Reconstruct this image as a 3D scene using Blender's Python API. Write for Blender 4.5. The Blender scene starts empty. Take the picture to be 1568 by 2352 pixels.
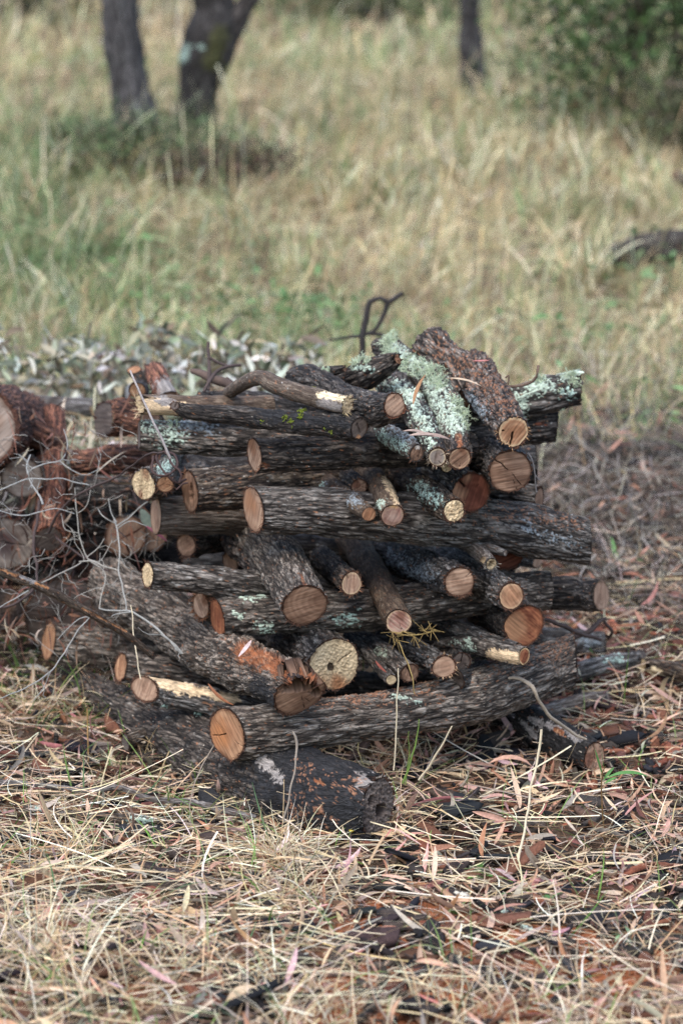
import bpy, math, random
import numpy as np

# ------------------------------------------------------------------ camera, light, exposure
S = bpy.context.scene
COL = S.collection
CAM = np.array([0.0, -5.0, 1.55])
PITCH = math.radians(10.5)
FPX = 1568 * 90 / 24.0            # focal length in reference pixels (reference width 1568)
cd = bpy.data.cameras.new("camera")
cam = bpy.data.objects.new("camera", cd)
COL.objects.link(cam)
cam.location = CAM
cam.rotation_euler = (math.pi / 2 - PITCH, 0, 0)
cd.sensor_fit = 'HORIZONTAL'
cd.sensor_width = 24.0
cd.lens = 90.0
cd.clip_start = 0.05
cd.clip_end = 500.0
cd.dof.use_dof = True
cd.dof.focus_distance = 5.05
cd.dof.aperture_fstop = 3.1
S.camera = cam

SUN_EL, SUN_AZ = math.radians(58), math.radians(205)   # azimuth clockwise from +Y (north)
w = bpy.data.worlds.new("World")
S.world = w
w.use_nodes = True
nt = w.node_tree
bg = nt.nodes["Background"]
sky = nt.nodes.new("ShaderNodeTexSky")
sky.sky_type = 'NISHITA'
sky.sun_disc = False
sky.sun_elevation = SUN_EL
sky.sun_rotation = SUN_AZ
sky.air_density = 1.0
sky.dust_density = 2.0
sky.ozone_density = 1.0
nt.links.new(sky.outputs[0], bg.inputs[0])
bg.inputs[1].default_value = 0.15
sd = bpy.data.lights.new("sun", 'SUN')
sun = bpy.data.objects.new("sun", sd)
COL.objects.link(sun)
sd.energy = 0.9
sd.angle = math.radians(40)
sd.color = (1.0, 0.98, 0.95)
_sdir = np.array([math.sin(SUN_AZ) * math.cos(SUN_EL), math.cos(SUN_AZ) * math.cos(SUN_EL), math.sin(SUN_EL)])
from mathutils import Vector
sun.rotation_euler = Vector(_sdir).to_track_quat('Z', 'Y').to_euler()
S.view_settings.view_transform = 'Standard'
S.view_settings.look = 'None'
S.view_settings.exposure = 1.33
S.view_settings.gamma = 1.0
S.cycles.use_denoising = True
S.cycles.denoiser = 'OPENIMAGEDENOISE'
S.cycles.denoising_input_passes = 'RGB_ALBEDO_NORMAL'
S.cycles.denoising_prefilter = 'NONE'
S.cycles.use_adaptive_sampling = False
S.render.filter_size = 1.1
S.cycles.max_bounces = 6
S.cycles.diffuse_bounces = 4
S.cycles.glossy_bounces = 2
S.cycles.transmission_bounces = 2
S.cycles.caustics_reflective = False
S.cycles.caustics_refractive = False

rng = np.random.default_rng(7)
F32 = np.float32

# ------------------------------------------------------------------ noise
_G = np.array([[1,1,0],[-1,1,0],[1,-1,0],[-1,-1,0],[1,0,1],[-1,0,1],[1,0,-1],[-1,0,-1],
               [0,1,1],[0,-1,1],[0,1,-1],[0,-1,-1],[1,1,0],[-1,1,0],[0,-1,1],[0,-1,-1]], dtype=F32)
_perm = np.random.default_rng(3).permutation(1024).astype(np.int32)
_perm = np.concatenate([_perm, _perm])

def noise(p):
    p = np.asarray(p, dtype=F32)
    fl = np.floor(p)
    i = fl.astype(np.int32) & 1023
    f = p - fl
    u = f * f * f * (f * (f * 6 - 15) + 10)
    i1 = (i + 1) & 1023
    out = None
    a = [_perm[i[:, 0]], _perm[i1[:, 0]]]
    def cg(dx, dy, dz):
        h = _perm[(a[dx] + (i1 if dy else i)[:, 1]) & 1023]
        h = _perm[(h + (i1 if dz else i)[:, 2]) & 1023] & 15
        g = _G[h]
        return g[:, 0] * (f[:, 0] - dx) + g[:, 1] * (f[:, 1] - dy) + g[:, 2] * (f[:, 2] - dz)
    x00 = cg(0,0,0); x00 += u[:,0] * (cg(1,0,0) - x00)
    x10 = cg(0,1,0); x10 += u[:,0] * (cg(1,1,0) - x10)
    x00 += u[:,1] * (x10 - x00)
    x01 = cg(0,0,1); x01 += u[:,0] * (cg(1,0,1) - x01)
    x11 = cg(0,1,1); x11 += u[:,0] * (cg(1,1,1) - x11)
    x01 += u[:,1] * (x11 - x01)
    return x00 + u[:,2] * (x01 - x00)

def fbm(p, n=3):
    p = np.asarray(p, dtype=F32)
    s = 0; a = 1.0
    for k in range(n):
        s = s + a * noise(p * (2.03 ** k) + 17.3 * k)
        a *= 0.5
    return s

def sstep(a, b, x):
    t = np.clip((x - a) / (b - a), 0, 1)
    return t * t * (3 - 2 * t)

def lerp(a, b, t):
    return a + (b - a) * t

# ------------------------------------------------------------------ picture point <-> world
_f = np.array([0, math.cos(PITCH), -math.sin(PITCH)])
_u = np.array([0, math.sin(PITCH), math.cos(PITCH)])
_r = np.array([1.0, 0, 0])

def ray(px, py):
    return _f + _r * ((px - 784) / FPX) - _u * ((py - 1176) / FPX)

def P(px, py, Y):
    d = ray(px, py)
    return CAM + d * ((Y - CAM[1]) / d[1])

def depth(p):
    return np.dot(np.asarray(p) - CAM, _f)

def project(v):
    d = v - CAM
    z = d @ _f
    return 784 + FPX * (d @ _r) / z, 1176 - FPX * (d @ _u) / z, z

def gz(x, y):
    """height of the ground"""
    x = np.asarray(x, dtype=np.float64); y = np.asarray(y, dtype=np.float64)
    t = y - 0.3
    z = 0.11 * 0.5 * (t + np.sqrt(t * t + 0.02)) - 0.0
    q = np.stack([x.ravel(), y.ravel(), np.zeros(x.size)], 1)
    n = noise(q / 0.55) * 0.016 + noise(q / 0.14 + 9) * 0.006
    far = noise(q / 2.2 + 31) * 0.12 * sstep(3.0, 7.0, y.ravel())
    return z + (n + far).reshape(x.shape)

def G(px, py, up=0.0):
    """point where the line of sight meets the ground (raised by up)"""
    d = ray(px, py)
    lo, hi = 2.5, 40.0
    for _ in range(50):
        m = (lo + hi) / 2
        p = CAM + d * m
        if p[2] > float(gz(np.array([p[0]]), np.array([p[1]]))[0]) + up: lo = m
        else: hi = m
    return CAM + d * lo

# ------------------------------------------------------------------ mesh and object helpers
def build(name, verts, faces, mat, col=None, lc=None, parent=None, smooth=True, alpha=None):
    """faces: list of integer arrays (n,3) or (n,4)"""
    me = bpy.data.meshes.new(name)
    verts = np.ascontiguousarray(verts, dtype=F32)
    faces = [np.ascontiguousarray(f, dtype=np.int32) for f in faces if len(f)]
    me.vertices.add(len(verts))
    me.vertices.foreach_set("co", verts.ravel())
    nl = sum(f.size for f in faces); nf = sum(len(f) for f in faces)
    me.loops.add(nl); me.polygons.add(nf)
    me.loops.foreach_set("vertex_index", np.concatenate([f.ravel() for f in faces]))
    tot = np.concatenate([np.full(len(f), f.shape[1], dtype=np.int32) for f in faces])
    me.polygons.foreach_set("loop_start", np.concatenate([[0], np.cumsum(tot)[:-1]]).astype(np.int32))
    me.update(calc_edges=True)
    if col is not None:
        c = np.ones((len(verts), 4), dtype=F32); c[:, :3] = np.clip(col, 0, 1)
        if alpha is not None: c[:, 3] = alpha
        me.attributes.new("col", 'FLOAT_COLOR', 'POINT').data.foreach_set("color", c.ravel())
    if lc is not None:
        me.attributes.new("lc", 'FLOAT_VECTOR', 'POINT').data.foreach_set("vector", np.ascontiguousarray(lc, dtype=F32).ravel())
    if smooth: me.shade_smooth()
    me.materials.append(mat)
    o = bpy.data.objects.new(name, me)
    COL.objects.link(o)
    if parent is not None: o.parent = parent
    return o

def tag(o, label=None, cat=None, group=None, kind=None):
    if label: o["label"] = label
    if cat: o["category"] = cat
    if group: o["group"] = group
    if kind: o["kind"] = kind
    return o

def material(name, rough=0.85, spec=0.25, var=0.35, nscale=(1, 1, 1), freq=300.0, bump=0.5, bdist=0.001, transl=0.0):
    m = bpy.data.materials.new(name)
    m.use_nodes = True
    t = m.node_tree; N = t.nodes; L = t.links
    b = N["Principled BSDF"]
    b.inputs["Roughness"].default_value = rough
    b.inputs["Specular IOR Level"].default_value = spec
    a = N.new("ShaderNodeAttribute"); a.attribute_name = "col"
    c = N.new("ShaderNodeAttribute"); c.attribute_name = "lc"
    mp = N.new("ShaderNodeMapping"); mp.inputs["Scale"].default_value = nscale
    L.new(c.outputs["Vector"], mp.inputs["Vector"])
    n = N.new("ShaderNodeTexNoise"); n.inputs["Scale"].default_value = freq; n.inputs["Detail"].default_value = 4
    n.inputs["Roughness"].default_value = 0.65
    L.new(mp.outputs[0], n.inputs["Vector"])
    r = N.new("ShaderNodeMapRange")
    r.inputs["From Min"].default_value = 0.25; r.inputs["From Max"].default_value = 0.75
    r.inputs["To Min"].default_value = 1 - var; r.inputs["To Max"].default_value = 1 + var
    L.new(n.outputs[0], r.inputs["Value"])
    x = N.new("ShaderNodeVectorMath"); x.operation = 'MULTIPLY'
    L.new(a.outputs["Color"], x.inputs[0]); L.new(r.outputs[0], x.inputs[1])
    L.new(x.outputs[0], b.inputs["Base Color"])
    if bump:
        bp = N.new("ShaderNodeBump"); bp.inputs["Strength"].default_value = bump; bp.inputs["Distance"].default_value = bdist
        L.new(n.outputs[0], bp.inputs["Height"]); L.new(bp.outputs[0], b.inputs["Normal"])
    if transl:
        tr = N.new("ShaderNodeBsdfTranslucent"); L.new(x.outputs[0], tr.inputs["Color"])
        mx = N.new("ShaderNodeMixShader"); mx.inputs[0].default_value = transl
        L.new(b.outputs[0], mx.inputs[1]); L.new(tr.outputs[0], mx.inputs[2])
        L.new(mx.outputs[0], N["Material Output"].inputs["Surface"])
    return m

def bark_material():
    m = bpy.data.materials.new("bark"); m.use_nodes = True
    t = m.node_tree; N = t.nodes; L = t.links; b = N["Principled BSDF"]
    b.inputs["Roughness"].default_value = .82; b.inputs["Specular IOR Level"].default_value = .3
    a = N.new("ShaderNodeAttribute"); a.attribute_name = "col"
    c = N.new("ShaderNodeAttribute"); c.attribute_name = "lc"
    def noi(scale, det, vec):
        n = N.new("ShaderNodeTexNoise"); n.inputs["Scale"].default_value = scale; n.inputs["Detail"].default_value = det
        L.new(vec, n.inputs["Vector"]); return n
    def mth(op, x, y=None):
        n = N.new("ShaderNodeMath"); n.operation = op
        for k, v in ((0, x), (1, y)):
            if v is None: continue
            if isinstance(v, (int, float)): n.inputs[k].default_value = v
            else: L.new(v, n.inputs[k])
        return n.outputs[0]
    def mr(x, a0, a1, b0, b1):
        n = N.new("ShaderNodeMapRange"); L.new(x, n.inputs["Value"])
        for k, v in (("From Min", a0), ("From Max", a1), ("To Min", b0), ("To Max", b1)): n.inputs[k].default_value = v
        return n.outputs[0]
    wn = noi(70, 2, c.outputs["Vector"])
    wv = N.new("ShaderNodeVectorMath"); wv.operation = 'MULTIPLY_ADD'
    wv.inputs[1].default_value = (.009, .009, .009); L.new(wn.outputs["Color"], wv.inputs[0]); L.new(c.outputs["Vector"], wv.inputs[2])
    w2 = N.new("ShaderNodeVectorMath"); w2.operation = 'MULTIPLY'; w2.inputs[1].default_value = (2.7, 1, 1); L.new(wv.outputs[0], w2.inputs[0])
    n1 = noi(105, 2, wv.outputs[0]); n2 = noi(300, 4, w2.outputs[0]); n3 = noi(130, 2, w2.outputs[0])
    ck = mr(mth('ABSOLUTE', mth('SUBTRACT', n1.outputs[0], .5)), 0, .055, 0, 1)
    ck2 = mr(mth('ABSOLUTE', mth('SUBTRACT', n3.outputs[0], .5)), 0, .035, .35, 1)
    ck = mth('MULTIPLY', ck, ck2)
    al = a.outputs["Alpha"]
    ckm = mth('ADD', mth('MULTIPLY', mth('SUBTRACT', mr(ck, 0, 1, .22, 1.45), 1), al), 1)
    fin = mr(n2.outputs[0], .3, .7, .62, 1.48)
    x = N.new("ShaderNodeVectorMath"); x.operation = 'MULTIPLY'
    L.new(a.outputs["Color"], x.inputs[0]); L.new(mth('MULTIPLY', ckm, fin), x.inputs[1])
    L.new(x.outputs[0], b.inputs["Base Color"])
    h = mth('ADD', mth('MULTIPLY', mth('MULTIPLY', ck, al), .8), mth('MULTIPLY', n2.outputs[0], .7))
    bp = N.new("ShaderNodeBump"); bp.inputs["Strength"].default_value = .85; bp.inputs["Distance"].default_value = .0024
    L.new(h, bp.inputs["Height"]); L.new(bp.outputs[0], b.inputs["Normal"])
    return m
M_BARK = bark_material()
M_WOOD = material("sawn_wood", 0.8, 0.15, 0.45, (0.08, 1, 1), 210.0, 0.5, 0.0008)
M_TWIG = material("twig_bark", 0.8, 0.25, 0.35, (1, 1, 1), 260.0, 0.3, 0.0005)
M_LICHEN = material("lichen", 0.95, 0.05, 0.2, (1, 1, 1), 500.0, 0.0, 0.0005, 0.25)
M_STRAW = material("dry_grass", 0.6, 0.3, 0.22, (1, 1, 1), 120.0, 0.0, 0.0005, 0.2)
M_LEAF = material("fallen_leaf", 0.6, 0.3, 0.3, (1, 1, 1), 160.0, 0.2, 0.0005, 0.12)
M_CHIP = material("bark_chip", 0.9, 0.2, 0.45, (1, 1, 1), 220.0, 0.8, 0.002)

# ------------------------------------------------------------------ logs
def catmull(pts, n):
    """pts (k,4) -> n samples evenly spaced along the curve"""
    pts = np.asarray(pts, dtype=np.float64)
    if len(pts) == 2:
        pts = np.stack([pts[0], (pts[0] + pts[1]) / 2, pts[1]])
    e = np.concatenate([[2 * pts[0] - pts[1]], pts, [2 * pts[-1] - pts[-2]]])
    out = []
    for i in range(1, len(e) - 2):
        t = np.linspace(0, 1, 60, endpoint=False)[:, None]
        a, b, c, d = e[i-1], e[i], e[i+1], e[i+2]
        out.append(0.5 * (2*b + (c-a)*t + (2*a-5*b+4*c-d)*t*t + (3*b-a-3*c+d)*t**3))
    out = np.concatenate(out + [e[-2][None]])
    s = np.concatenate([[0], np.cumsum(np.linalg.norm(np.diff(out[:, :3], axis=0), axis=1))])
    x = np.linspace(0, s[-1], n)
    return np.stack([np.interp(x, s, out[:, k]) for k in range(4)], 1), x

def frames(c):
    T = np.gradient(c, axis=0); T /= np.linalg.norm(T, axis=1)[:, None]
    N = np.zeros_like(T)
    up = np.array([0, 0, 1.0]) if abs(T[0][2]) < 0.8 else np.array([0, 1.0, 0])
    n = up - T[0] * np.dot(up, T[0]); n /= np.linalg.norm(n)
    for i in range(len(T)):
        n = n - T[i] * np.dot(n, T[i]); n /= np.linalg.norm(n); N[i] = n
    return T, N, np.cross(T, N)

# bark looks: ridge colour A, ridge colour B, fissure colour, fissure depth (m), along / across size (m), rough lump, fleck share
BARK = {
 'grey':  ((.105,.091,.079),(.205,.188,.170),(.022,.018,.015),.0044,.072,.0112,.05,.02),
 'ash':   ((.125,.110,.096),(.235,.218,.198),(.030,.024,.020),.0036,.080,.0110,.04,.01),
 'dark':  ((.050,.044,.040),(.112,.099,.089),(.011,.009,.008),.0038,.070,.0112,.06,.01),
 'brown': ((.098,.073,.054),(.180,.145,.110),(.020,.014,.011),.0040,.068,.0112,.05,.02),
 'rough': ((.075,.062,.055),(.165,.142,.125),(.012,.010,.009),.0055,.048,.0130,.08,.10),
 'red':   ((.160,.062,.038),(.270,.120,.074),(.040,.018,.013),.0032,.090,.0080,.05,.10),
 'redbrown':((.100,.046,.031),(.175,.088,.060),(.024,.012,.010),.0045,.070,.0100,.06,.08),
 'smooth':((.105,.078,.058),(.190,.150,.112),(.050,.034,.024),.0009,.050,.0075,.05,.04),
 'bare':  ((.400,.270,.160),(.560,.420,.270),(.200,.120,.065),.0007,.120,.0040,.03,.00),
 'drift': ((.200,.175,.155),(.330,.305,.280),(.060,.045,.036),.0016,.120,.0050,.05,.02),
 'char':  ((.012,.012,.013),(.036,.036,.038),(.006,.006,.006),.0020,.030,.0110,.06,.03),
 'trunk': ((.060,.055,.055),(.125,.118,.118),(.016,.014,.014),.0080,.160,.0220,.05,.00),
}
WOOD = {   # sawn ends: two streak colours, heart colour
 'tan':   ((.420,.275,.185),(.260,.155,.100),(.285,.160,.102)),
 'brown': ((.330,.202,.132),(.190,.106,.066),(.180,.096,.060)),
 'orange':((.420,.240,.135),(.240,.118,.064),(.300,.140,.072)),
 'dimtan':((.230,.180,.145),(.150,.112,.088),(.190,.105,.060)),
 'red':   ((.320,.130,.062),(.160,.050,.026),(.120,.034,.018)),
 'darkred':((.155,.056,.034),(.095,.032,.020),(.080,.025,.016)),
 'pale':  ((.660,.510,.310),(.420,.300,.170),(.480,.350,.200)),
 'grey':  ((.330,.275,.225),(.215,.172,.140),(.230,.150,.110)),
 'purple':((.300,.150,.115),(.420,.290,.215),(.330,.170,.125)),
 'dim':   ((.150,.118,.098),(.095,.075,.064),(.080,.060,.052)),
}
KIND_COL = {'lichen': (.40,.475,.375), 'mint': (.38,.50,.42), 'blue': (.21,.235,.245), 'rust': (.23,.080,.032), 'char': (.012,.012,.013),
            'bare': (.56,.41,.25), 'moss': (.19,.22,.03), 'drift': (.23,.205,.185), 'red': (.26,.075,.035), 'pale': (.72,.58,.37), 'orange': (.42,.19,.08), 'crumb': (.21,.10,.055), 'darkmoss': (.055,.055,.018)}
LOGS = {}

def cap_noise_outline(th, seed):
    q = np.stack([np.cos(th) * 1.3 + seed, np.sin(th) * 1.3, np.full_like(th, seed * .37)], 1)
    return noise(q)

def make_log(key, name, label, cat, group, path, bark='grey', c0=None, c1=None, patches=(), twist=0.0, det=1.0,
             flat=1.0, knots=(), fringe=None, world=False, parent=None, part=False, lump=1.0, tint=1.0, pscale=1.0, close=True):
    pts = []
    for p in path:
        if world: pts.append(p)
        else:
            q = P(p[0], p[1], p[2]); pts.append((*q, p[3] * depth(q) / FPX))
    pts = np.array(pts)
    L = np.linalg.norm(np.diff(pts[:, :3], axis=0), axis=1).sum()
    rm = pts[:, 3].mean()
    nr = int(np.clip(L / (0.0027 / det), 10, 420))
    M = int(np.clip(2 * math.pi * rm / (0.0020 / det), 14, 220))
    C, s = catmull(pts, nr)
    R = C[:, 3]; C = C[:, :3]
    T, N, B = frames(C)
    seed = (abs(hash_name(key)) % 1000) * 0.0731
    th = np.linspace(0, 2 * math.pi, M, endpoint=False)
    A, Bc, Fc, dep, la, lw, lum, fl = BARK[bark]
    dep = dep * min(1.0, (rm / 0.035)) if bark != 'trunk' else dep
    la *= pscale; lw *= pscale * (0.75 if rm < 0.025 else 1.0)
    S_, TH = np.meshgrid(s, th, indexing='ij')
    RR = np.repeat(R[:, None], M, 1)
    tt = TH + twist * S_
    q = np.stack([S_.ravel(), (RR * np.cos(tt)).ravel(), (RR * np.sin(tt)).ravel()], 1) + seed
    # macro shape: lumps and an out-of-round section
    macro = 1 + lump * (lum * 2.3 * noise(q / (rm * 1.9 + .02)) + lum * 1.4 * noise(q / (rm * .8 + .006) + 5))
    macro += lump * 0.045 * noise(np.stack([np.cos(TH).ravel() * .9 + seed, np.sin(TH).ravel() * .9, S_.ravel() * 2.0], 1))
    ksum = 0
    kr0 = random.Random(hash_name(key))
    if rm > .026 and not knots and det > .6 and bark != 'trunk':
        knots = [(kr0.uniform(.12, .9), kr0.uniform(0, 6.28), kr0.uniform(.010, .022), kr0.uniform(.003, .008)) for _ in range(kr0.randint(1, 4))]
    for (ks, kth, kr, kh) in knots:        # position along 0..1, angle, size in m, height in m
        dth = np.angle(np.exp(1j * (TH - kth))) * RR
        d2 = ((S_ - ks * L) ** 2 + dth ** 2) / kr ** 2
        ksum = ksum + kh * np.exp(-d2.ravel())
    # bark plates: thin fissures along the zero lines of a stretched noise
    wv = np.stack([noise(q / .03 + 3), noise(q / .03 + 13), noise(q / .03 + 23)], 1)
    qs = (q + wv * np.array([.010, .0025, .0025])) / np.array([la, lw, lw])
    f1 = noise(qs) + 0.30 * noise(qs * 2.1 + 7)
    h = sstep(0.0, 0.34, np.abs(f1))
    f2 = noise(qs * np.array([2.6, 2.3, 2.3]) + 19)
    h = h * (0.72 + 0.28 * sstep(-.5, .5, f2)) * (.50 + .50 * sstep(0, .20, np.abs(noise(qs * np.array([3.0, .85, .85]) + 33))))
    big = noise(q / np.array([.12, .028, .028]) + 41)
    disp = dep * (h - 0.75) + dep * 0.9 * big
    base = lerp(np.array(A)[None], np.array(Bc)[None], np.clip(.42 + .7 * noise(q / np.array([.09, .03, .03]) + 51) + .55 * f2 + .55 * noise(qs * .8 + 57), 0, 1)[:, None])
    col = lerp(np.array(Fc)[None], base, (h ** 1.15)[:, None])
    # weathering: pale crust flecks and red-brown flecks
    cr = noise(q / np.array([.016, .006, .006]) + 61)
    cm = sstep(.30, .46, cr + .25 * noise(q / .07 + 81)) * h
    if bark in ('grey', 'ash', 'dark', 'brown', 'rough', 'trunk'):
        pale = np.array((.30, .315, .31)) if bark != 'dark' else np.array((.20, .21, .21))
        col = lerp(col, pale[None], (cm * .42)[:, None])
    if fl:
        rd = sstep(.50, .56, noise(q / np.array([.011, .005, .005]) + 71) + fl * 1.2 - .02)
        col = lerp(col, np.array((.24, .11, .055))[None], (rd * .7)[:, None])
    ws = sstep(.66, .69, noise(q / .0042 + 91))
    if bark not in ('bare', 'drift', 'red', 'trunk'):
        col = lerp(col, np.array((.42, .41, .38))[None], (ws * .8)[:, None])
    hj = random.Random(hash_name(key) + 5)
    wv_ = hj.uniform(-.07, .09); col = col * tint * hj.uniform(.84, 1.26) * np.array((1.03 + wv_, 1, .965 - wv_))
    alpha = np.full(len(q), {'smooth': .30, 'bare': .15, 'drift': .45, 'char': .8}.get(bark, 1.0), dtype=F32)
    if bark == 'trunk': alpha[:] = .3
    Rf = RR.ravel() * macro + ksum
    # patches given on the visible side
    ca, sa = np.cos(TH)[..., None], np.sin(TH)[..., None]
    rad = N[:, None, :] * ca + B[:, None, :] * sa * flat
    base_v = C[:, None, :] + rad * Rf.reshape(nr, M)[..., None]
    if patches:
        X, Y, Z = project(base_v.reshape(-1, 3))
        tocam = CAM - base_v.reshape(-1, 3)
        facing = (rad.reshape(-1, 3) * tocam).sum(1) > -.25 * np.linalg.norm(tocam, axis=1)
        nz = noise(q / np.array([.022, .012, .012]) + 101); nf = noise(q / .0055 + 111); nq = noise(q / .0028 + 121)
        for (kind, x0, y0, x1, y1, wd, dens, *deep) in patches:
            dx, dy = x1 - x0, y1 - y0
            t = np.clip(((X - x0) * dx + (Y - y0) * dy) / (dx * dx + dy * dy + 1e-9), 0, 1)
            d = np.hypot(X - x0 - t * dx, Y - y0 - t * dy) / wd
            if kind == 'crumb': v = .35 * (1 - d) + .5 * dens - .78 + .9 * nq + 1.2 * nf + .7 * nz - 9 * (d > 1.3)
            elif kind in ('lichen', 'mint', 'blue'): v = (1 - d) * .8 + .8 * nz + 1.5 * nf + .5 * nq + (dens - .85)
            else: v = 1 - d + .7 * nz + .6 * nf + .3 * nq + (dens - .7)
            m = sstep(0.0, .12, v) * facing * (d < 1.5)
            alpha = lerp(alpha, .3 if kind != 'char' else .8, m)
            kc = np.array(KIND_COL[kind])
            if kind in ('lichen', 'mint', 'blue', 'moss', 'crumb', 'darkmoss'):
                disp = disp + m * (.0016 + .0016 * nq)
                kcol = kc[None] * np.clip(0.85 + .9 * nq + .5 * nf, .25, 1.35)[:, None]
                col = lerp(col, kcol, (m * .92)[:, None])
            elif kind in ('bare', 'drift', 'pale', 'orange', 'rust', 'red'):
                st = noise(q / np.array([.09, .0042, .0042]) + 131)
                kcol = kc[None] * (1 + .45 * st + .3 * nz)[:, None]
                if kind in ('rust', 'red', 'orange'): kcol = lerp(kcol, np.array((.035, .020, .015))[None], np.clip(.25 + 1.6 * nz + .9 * nf, 0, .92)[:, None]); kcol = lerp(kcol, np.array((.45, .27, .15))[None], (sstep(.2, .5, nf) * .55)[:, None])
                col = lerp(col, kcol, m[:, None]); disp = lerp(disp, -.0020 + .0006 * st - (deep[0] * (1 + 1.2 * nz + .8 * nf) if deep else 0), m)
            else:
                kcol = kc[None] * (1 + .9 * sstep(.1, .5, nq) + .6 * nz)[:, None]
                col = lerp(col, kcol, (m * .93)[:, None]); disp = lerp(disp, disp * .5, m)
    Rf = Rf + disp
    Rf = Rf.reshape(nr, M)
    # saw planes at both ends
    shift = np.zeros((nr, M))
    ends = []
    for e, c in ((0, c0), (1, c1)):
        i = 0 if e == 0 else nr - 1
        out = -T[0] if e == 0 else T[-1]
        n = out.copy()
        if c and c.get('ratio') is not None:
            tc = CAM - C[i]; tc /= np.linalg.norm(tc)
            ang = c.get('dir')
            if ang is None:
                ev = out - tc * np.dot(out, tc)
            else:
                ev = _r * math.cos(math.radians(ang)) + _u * math.sin(math.radians(ang)); ev = ev - tc * np.dot(ev, tc)
            ev /= np.linalg.norm(ev) + 1e-9
            n = tc * c['ratio'] + ev * math.sqrt(max(0, 1 - c['ratio'] ** 2))
            if np.dot(n, out) < .5:
                n = n + out * (.5 - np.dot(n, out)); n /= np.linalg.norm(n)
        an = np.dot(out, n)
        # offset along `out` that puts the ring on the plane
        off = -(rad[i] @ n) / an
        ends.append((i, out, n, an, c))
        rin = R[i]
        o = np.clip(off * rin, -1.4 * rin, 1.4 * rin)
        Ld = min(2.6 * rin, L * .48)
        dist = s if e == 0 else (L - s)
        wgt = 1 - sstep(0, Ld, dist)
        jag = .0016 * noise(np.stack([np.cos(th) * 9, np.sin(th) * 9, np.full(M, seed + e)], 1)) * (1 + (c or {}).get('jag', 0) * 6)
        if c and c.get('jag', 0) > .5:
            jag += .016 * c['jag'] * noise(np.stack([np.cos(th) * 2.5, np.sin(th) * 2.5, np.full(M, seed + e + 4)], 1))
        shift += (1 if e else -1) * wgt[:, None] * (o + jag)[None, :]
    V = C[:, None, :] + T[:, None, :] * shift[..., None] + rad * Rf[..., None]
    ls = np.array([lw / la, 1, 1]) * (.0105 / lw)
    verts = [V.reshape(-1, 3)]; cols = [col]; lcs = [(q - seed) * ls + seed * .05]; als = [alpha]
    idx = np.arange(nr * M).reshape(nr, M)
    a = idx[:-1]; b = idx[1:]
    faces = [np.stack([a, np.roll(a, -1, 1), np.roll(b, -1, 1), b], -1).reshape(-1, 4)]
    nv = nr * M
    capinfo = []
    for e, (i, out, n, an, c) in enumerate(ends):
        bt = 1 - min(.16, (.0044 if bark not in ('bare', 'drift', 'smooth') else .0022) / R[i] * (c or {}).get('bt', 1.0))
        Rm = R[i] * macro.reshape(nr, M)[i]
        outline = Rm * (1 + .045 * cap_noise_outline(th, seed + e) + .03 * noise(np.stack([np.cos(th) * 4, np.sin(th) * 4, np.full(M, seed + e)], 1)))
        rings = []
        prev = idx[i]
        rimc = np.array((.085, .040, .024)) if bark not in ('bare', 'drift') else np.array(A) * .7
        if c and 'rim' in c: rimc = np.array(c['rim'])
        for k, (fr, dn) in enumerate(((.985, .001), ((1 + bt) / 2, -.0003), (bt, -.0012))):
            rr = (Rf[i] if k == 0 else outline) * fr * (1 if k == 0 else 1)
            rr = np.minimum(rr, Rf[i] * (.985 if k == 0 else .97))
            offn = -(rad[i] @ n) / an * rr
            offn = np.clip(offn, -1.4 * R[i], 1.4 * R[i])
            rv = C[i] + rad[i] * rr[:, None] + out * (offn + dn + .0012 * noise(np.stack([np.cos(th) * 14, np.sin(th) * 14, np.full(M, seed + k)], 1)))[:, None]
            verts.append(rv)
            rn = noise(np.stack([np.cos(th) * 8, np.sin(th) * 8, np.full(M, seed + k * 3.)], 1))
            cols.append(rimc[None] * (1 + .7 * rn)[:, None] * tint); lcs.append(rv * 1.0); als.append(np.full(M, .5))
            cur = np.arange(nv, nv + M); nv += M
            q4 = np.stack([prev, cur, np.roll(cur, -1), np.roll(prev, -1)], 1) if e == 1 else np.stack([prev, np.roll(prev, -1), np.roll(cur, -1), cur], 1)
            faces.append(q4); prev = cur
            last = rr
        capinfo.append((e, i, out, n, an, c, last, prev))
    # frayed bark fibres round the sawn ends
    fr_t = []
    for e, (i, out, n, an, c) in enumerate(ends):
        nfz = (c or {}).get('fray', 0)
        if not nfz: continue
        a0 = rng.uniform(0, 2 * math.pi, nfz)
        if c.get('fraydir') is not None:
            a0 = rng.normal(c['fraydir'], .9, nfz)
        rr = np.interp(a0 % (2 * math.pi), th, Rf[i]) * rng.uniform(.9, 1.0, nfz)
        rd = N[i][None] * np.cos(a0)[:, None] + B[i][None] * np.sin(a0)[:, None]
        offn = np.clip(-(rd @ n) / an * rr, -1.4 * R[i], 1.4 * R[i])
        p0 = C[i] + rd * rr[:, None] + out * offn[:, None]
        dirv = rd * rng.uniform(.3, 1.2, (nfz, 1)) + out * rng.uniform(.1, 1.0, (nfz, 1)) + rng.normal(0, .35, (nfz, 3))
        dirv /= np.linalg.norm(dirv, axis=1)[:, None]
        ln = rng.uniform(.004, .013, (nfz, 1)) * c.get('fraylen', 1)
        sd_ = np.cross(dirv, rng.normal(0, 1, (nfz, 3))); sd_ /= np.linalg.norm(sd_, axis=1)[:, None]
        w_ = rng.uniform(.0006, .0013, (nfz, 1))
        tri = np.stack([p0 - sd_ * w_, p0 + sd_ * w_, p0 + dirv * ln], 1).reshape(-1, 3)
        verts.append(tri); lcs.append(tri); als.append(np.zeros(len(tri)))
        cc = np.array(c.get('fraycol', (.11, .052, .030)))
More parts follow.
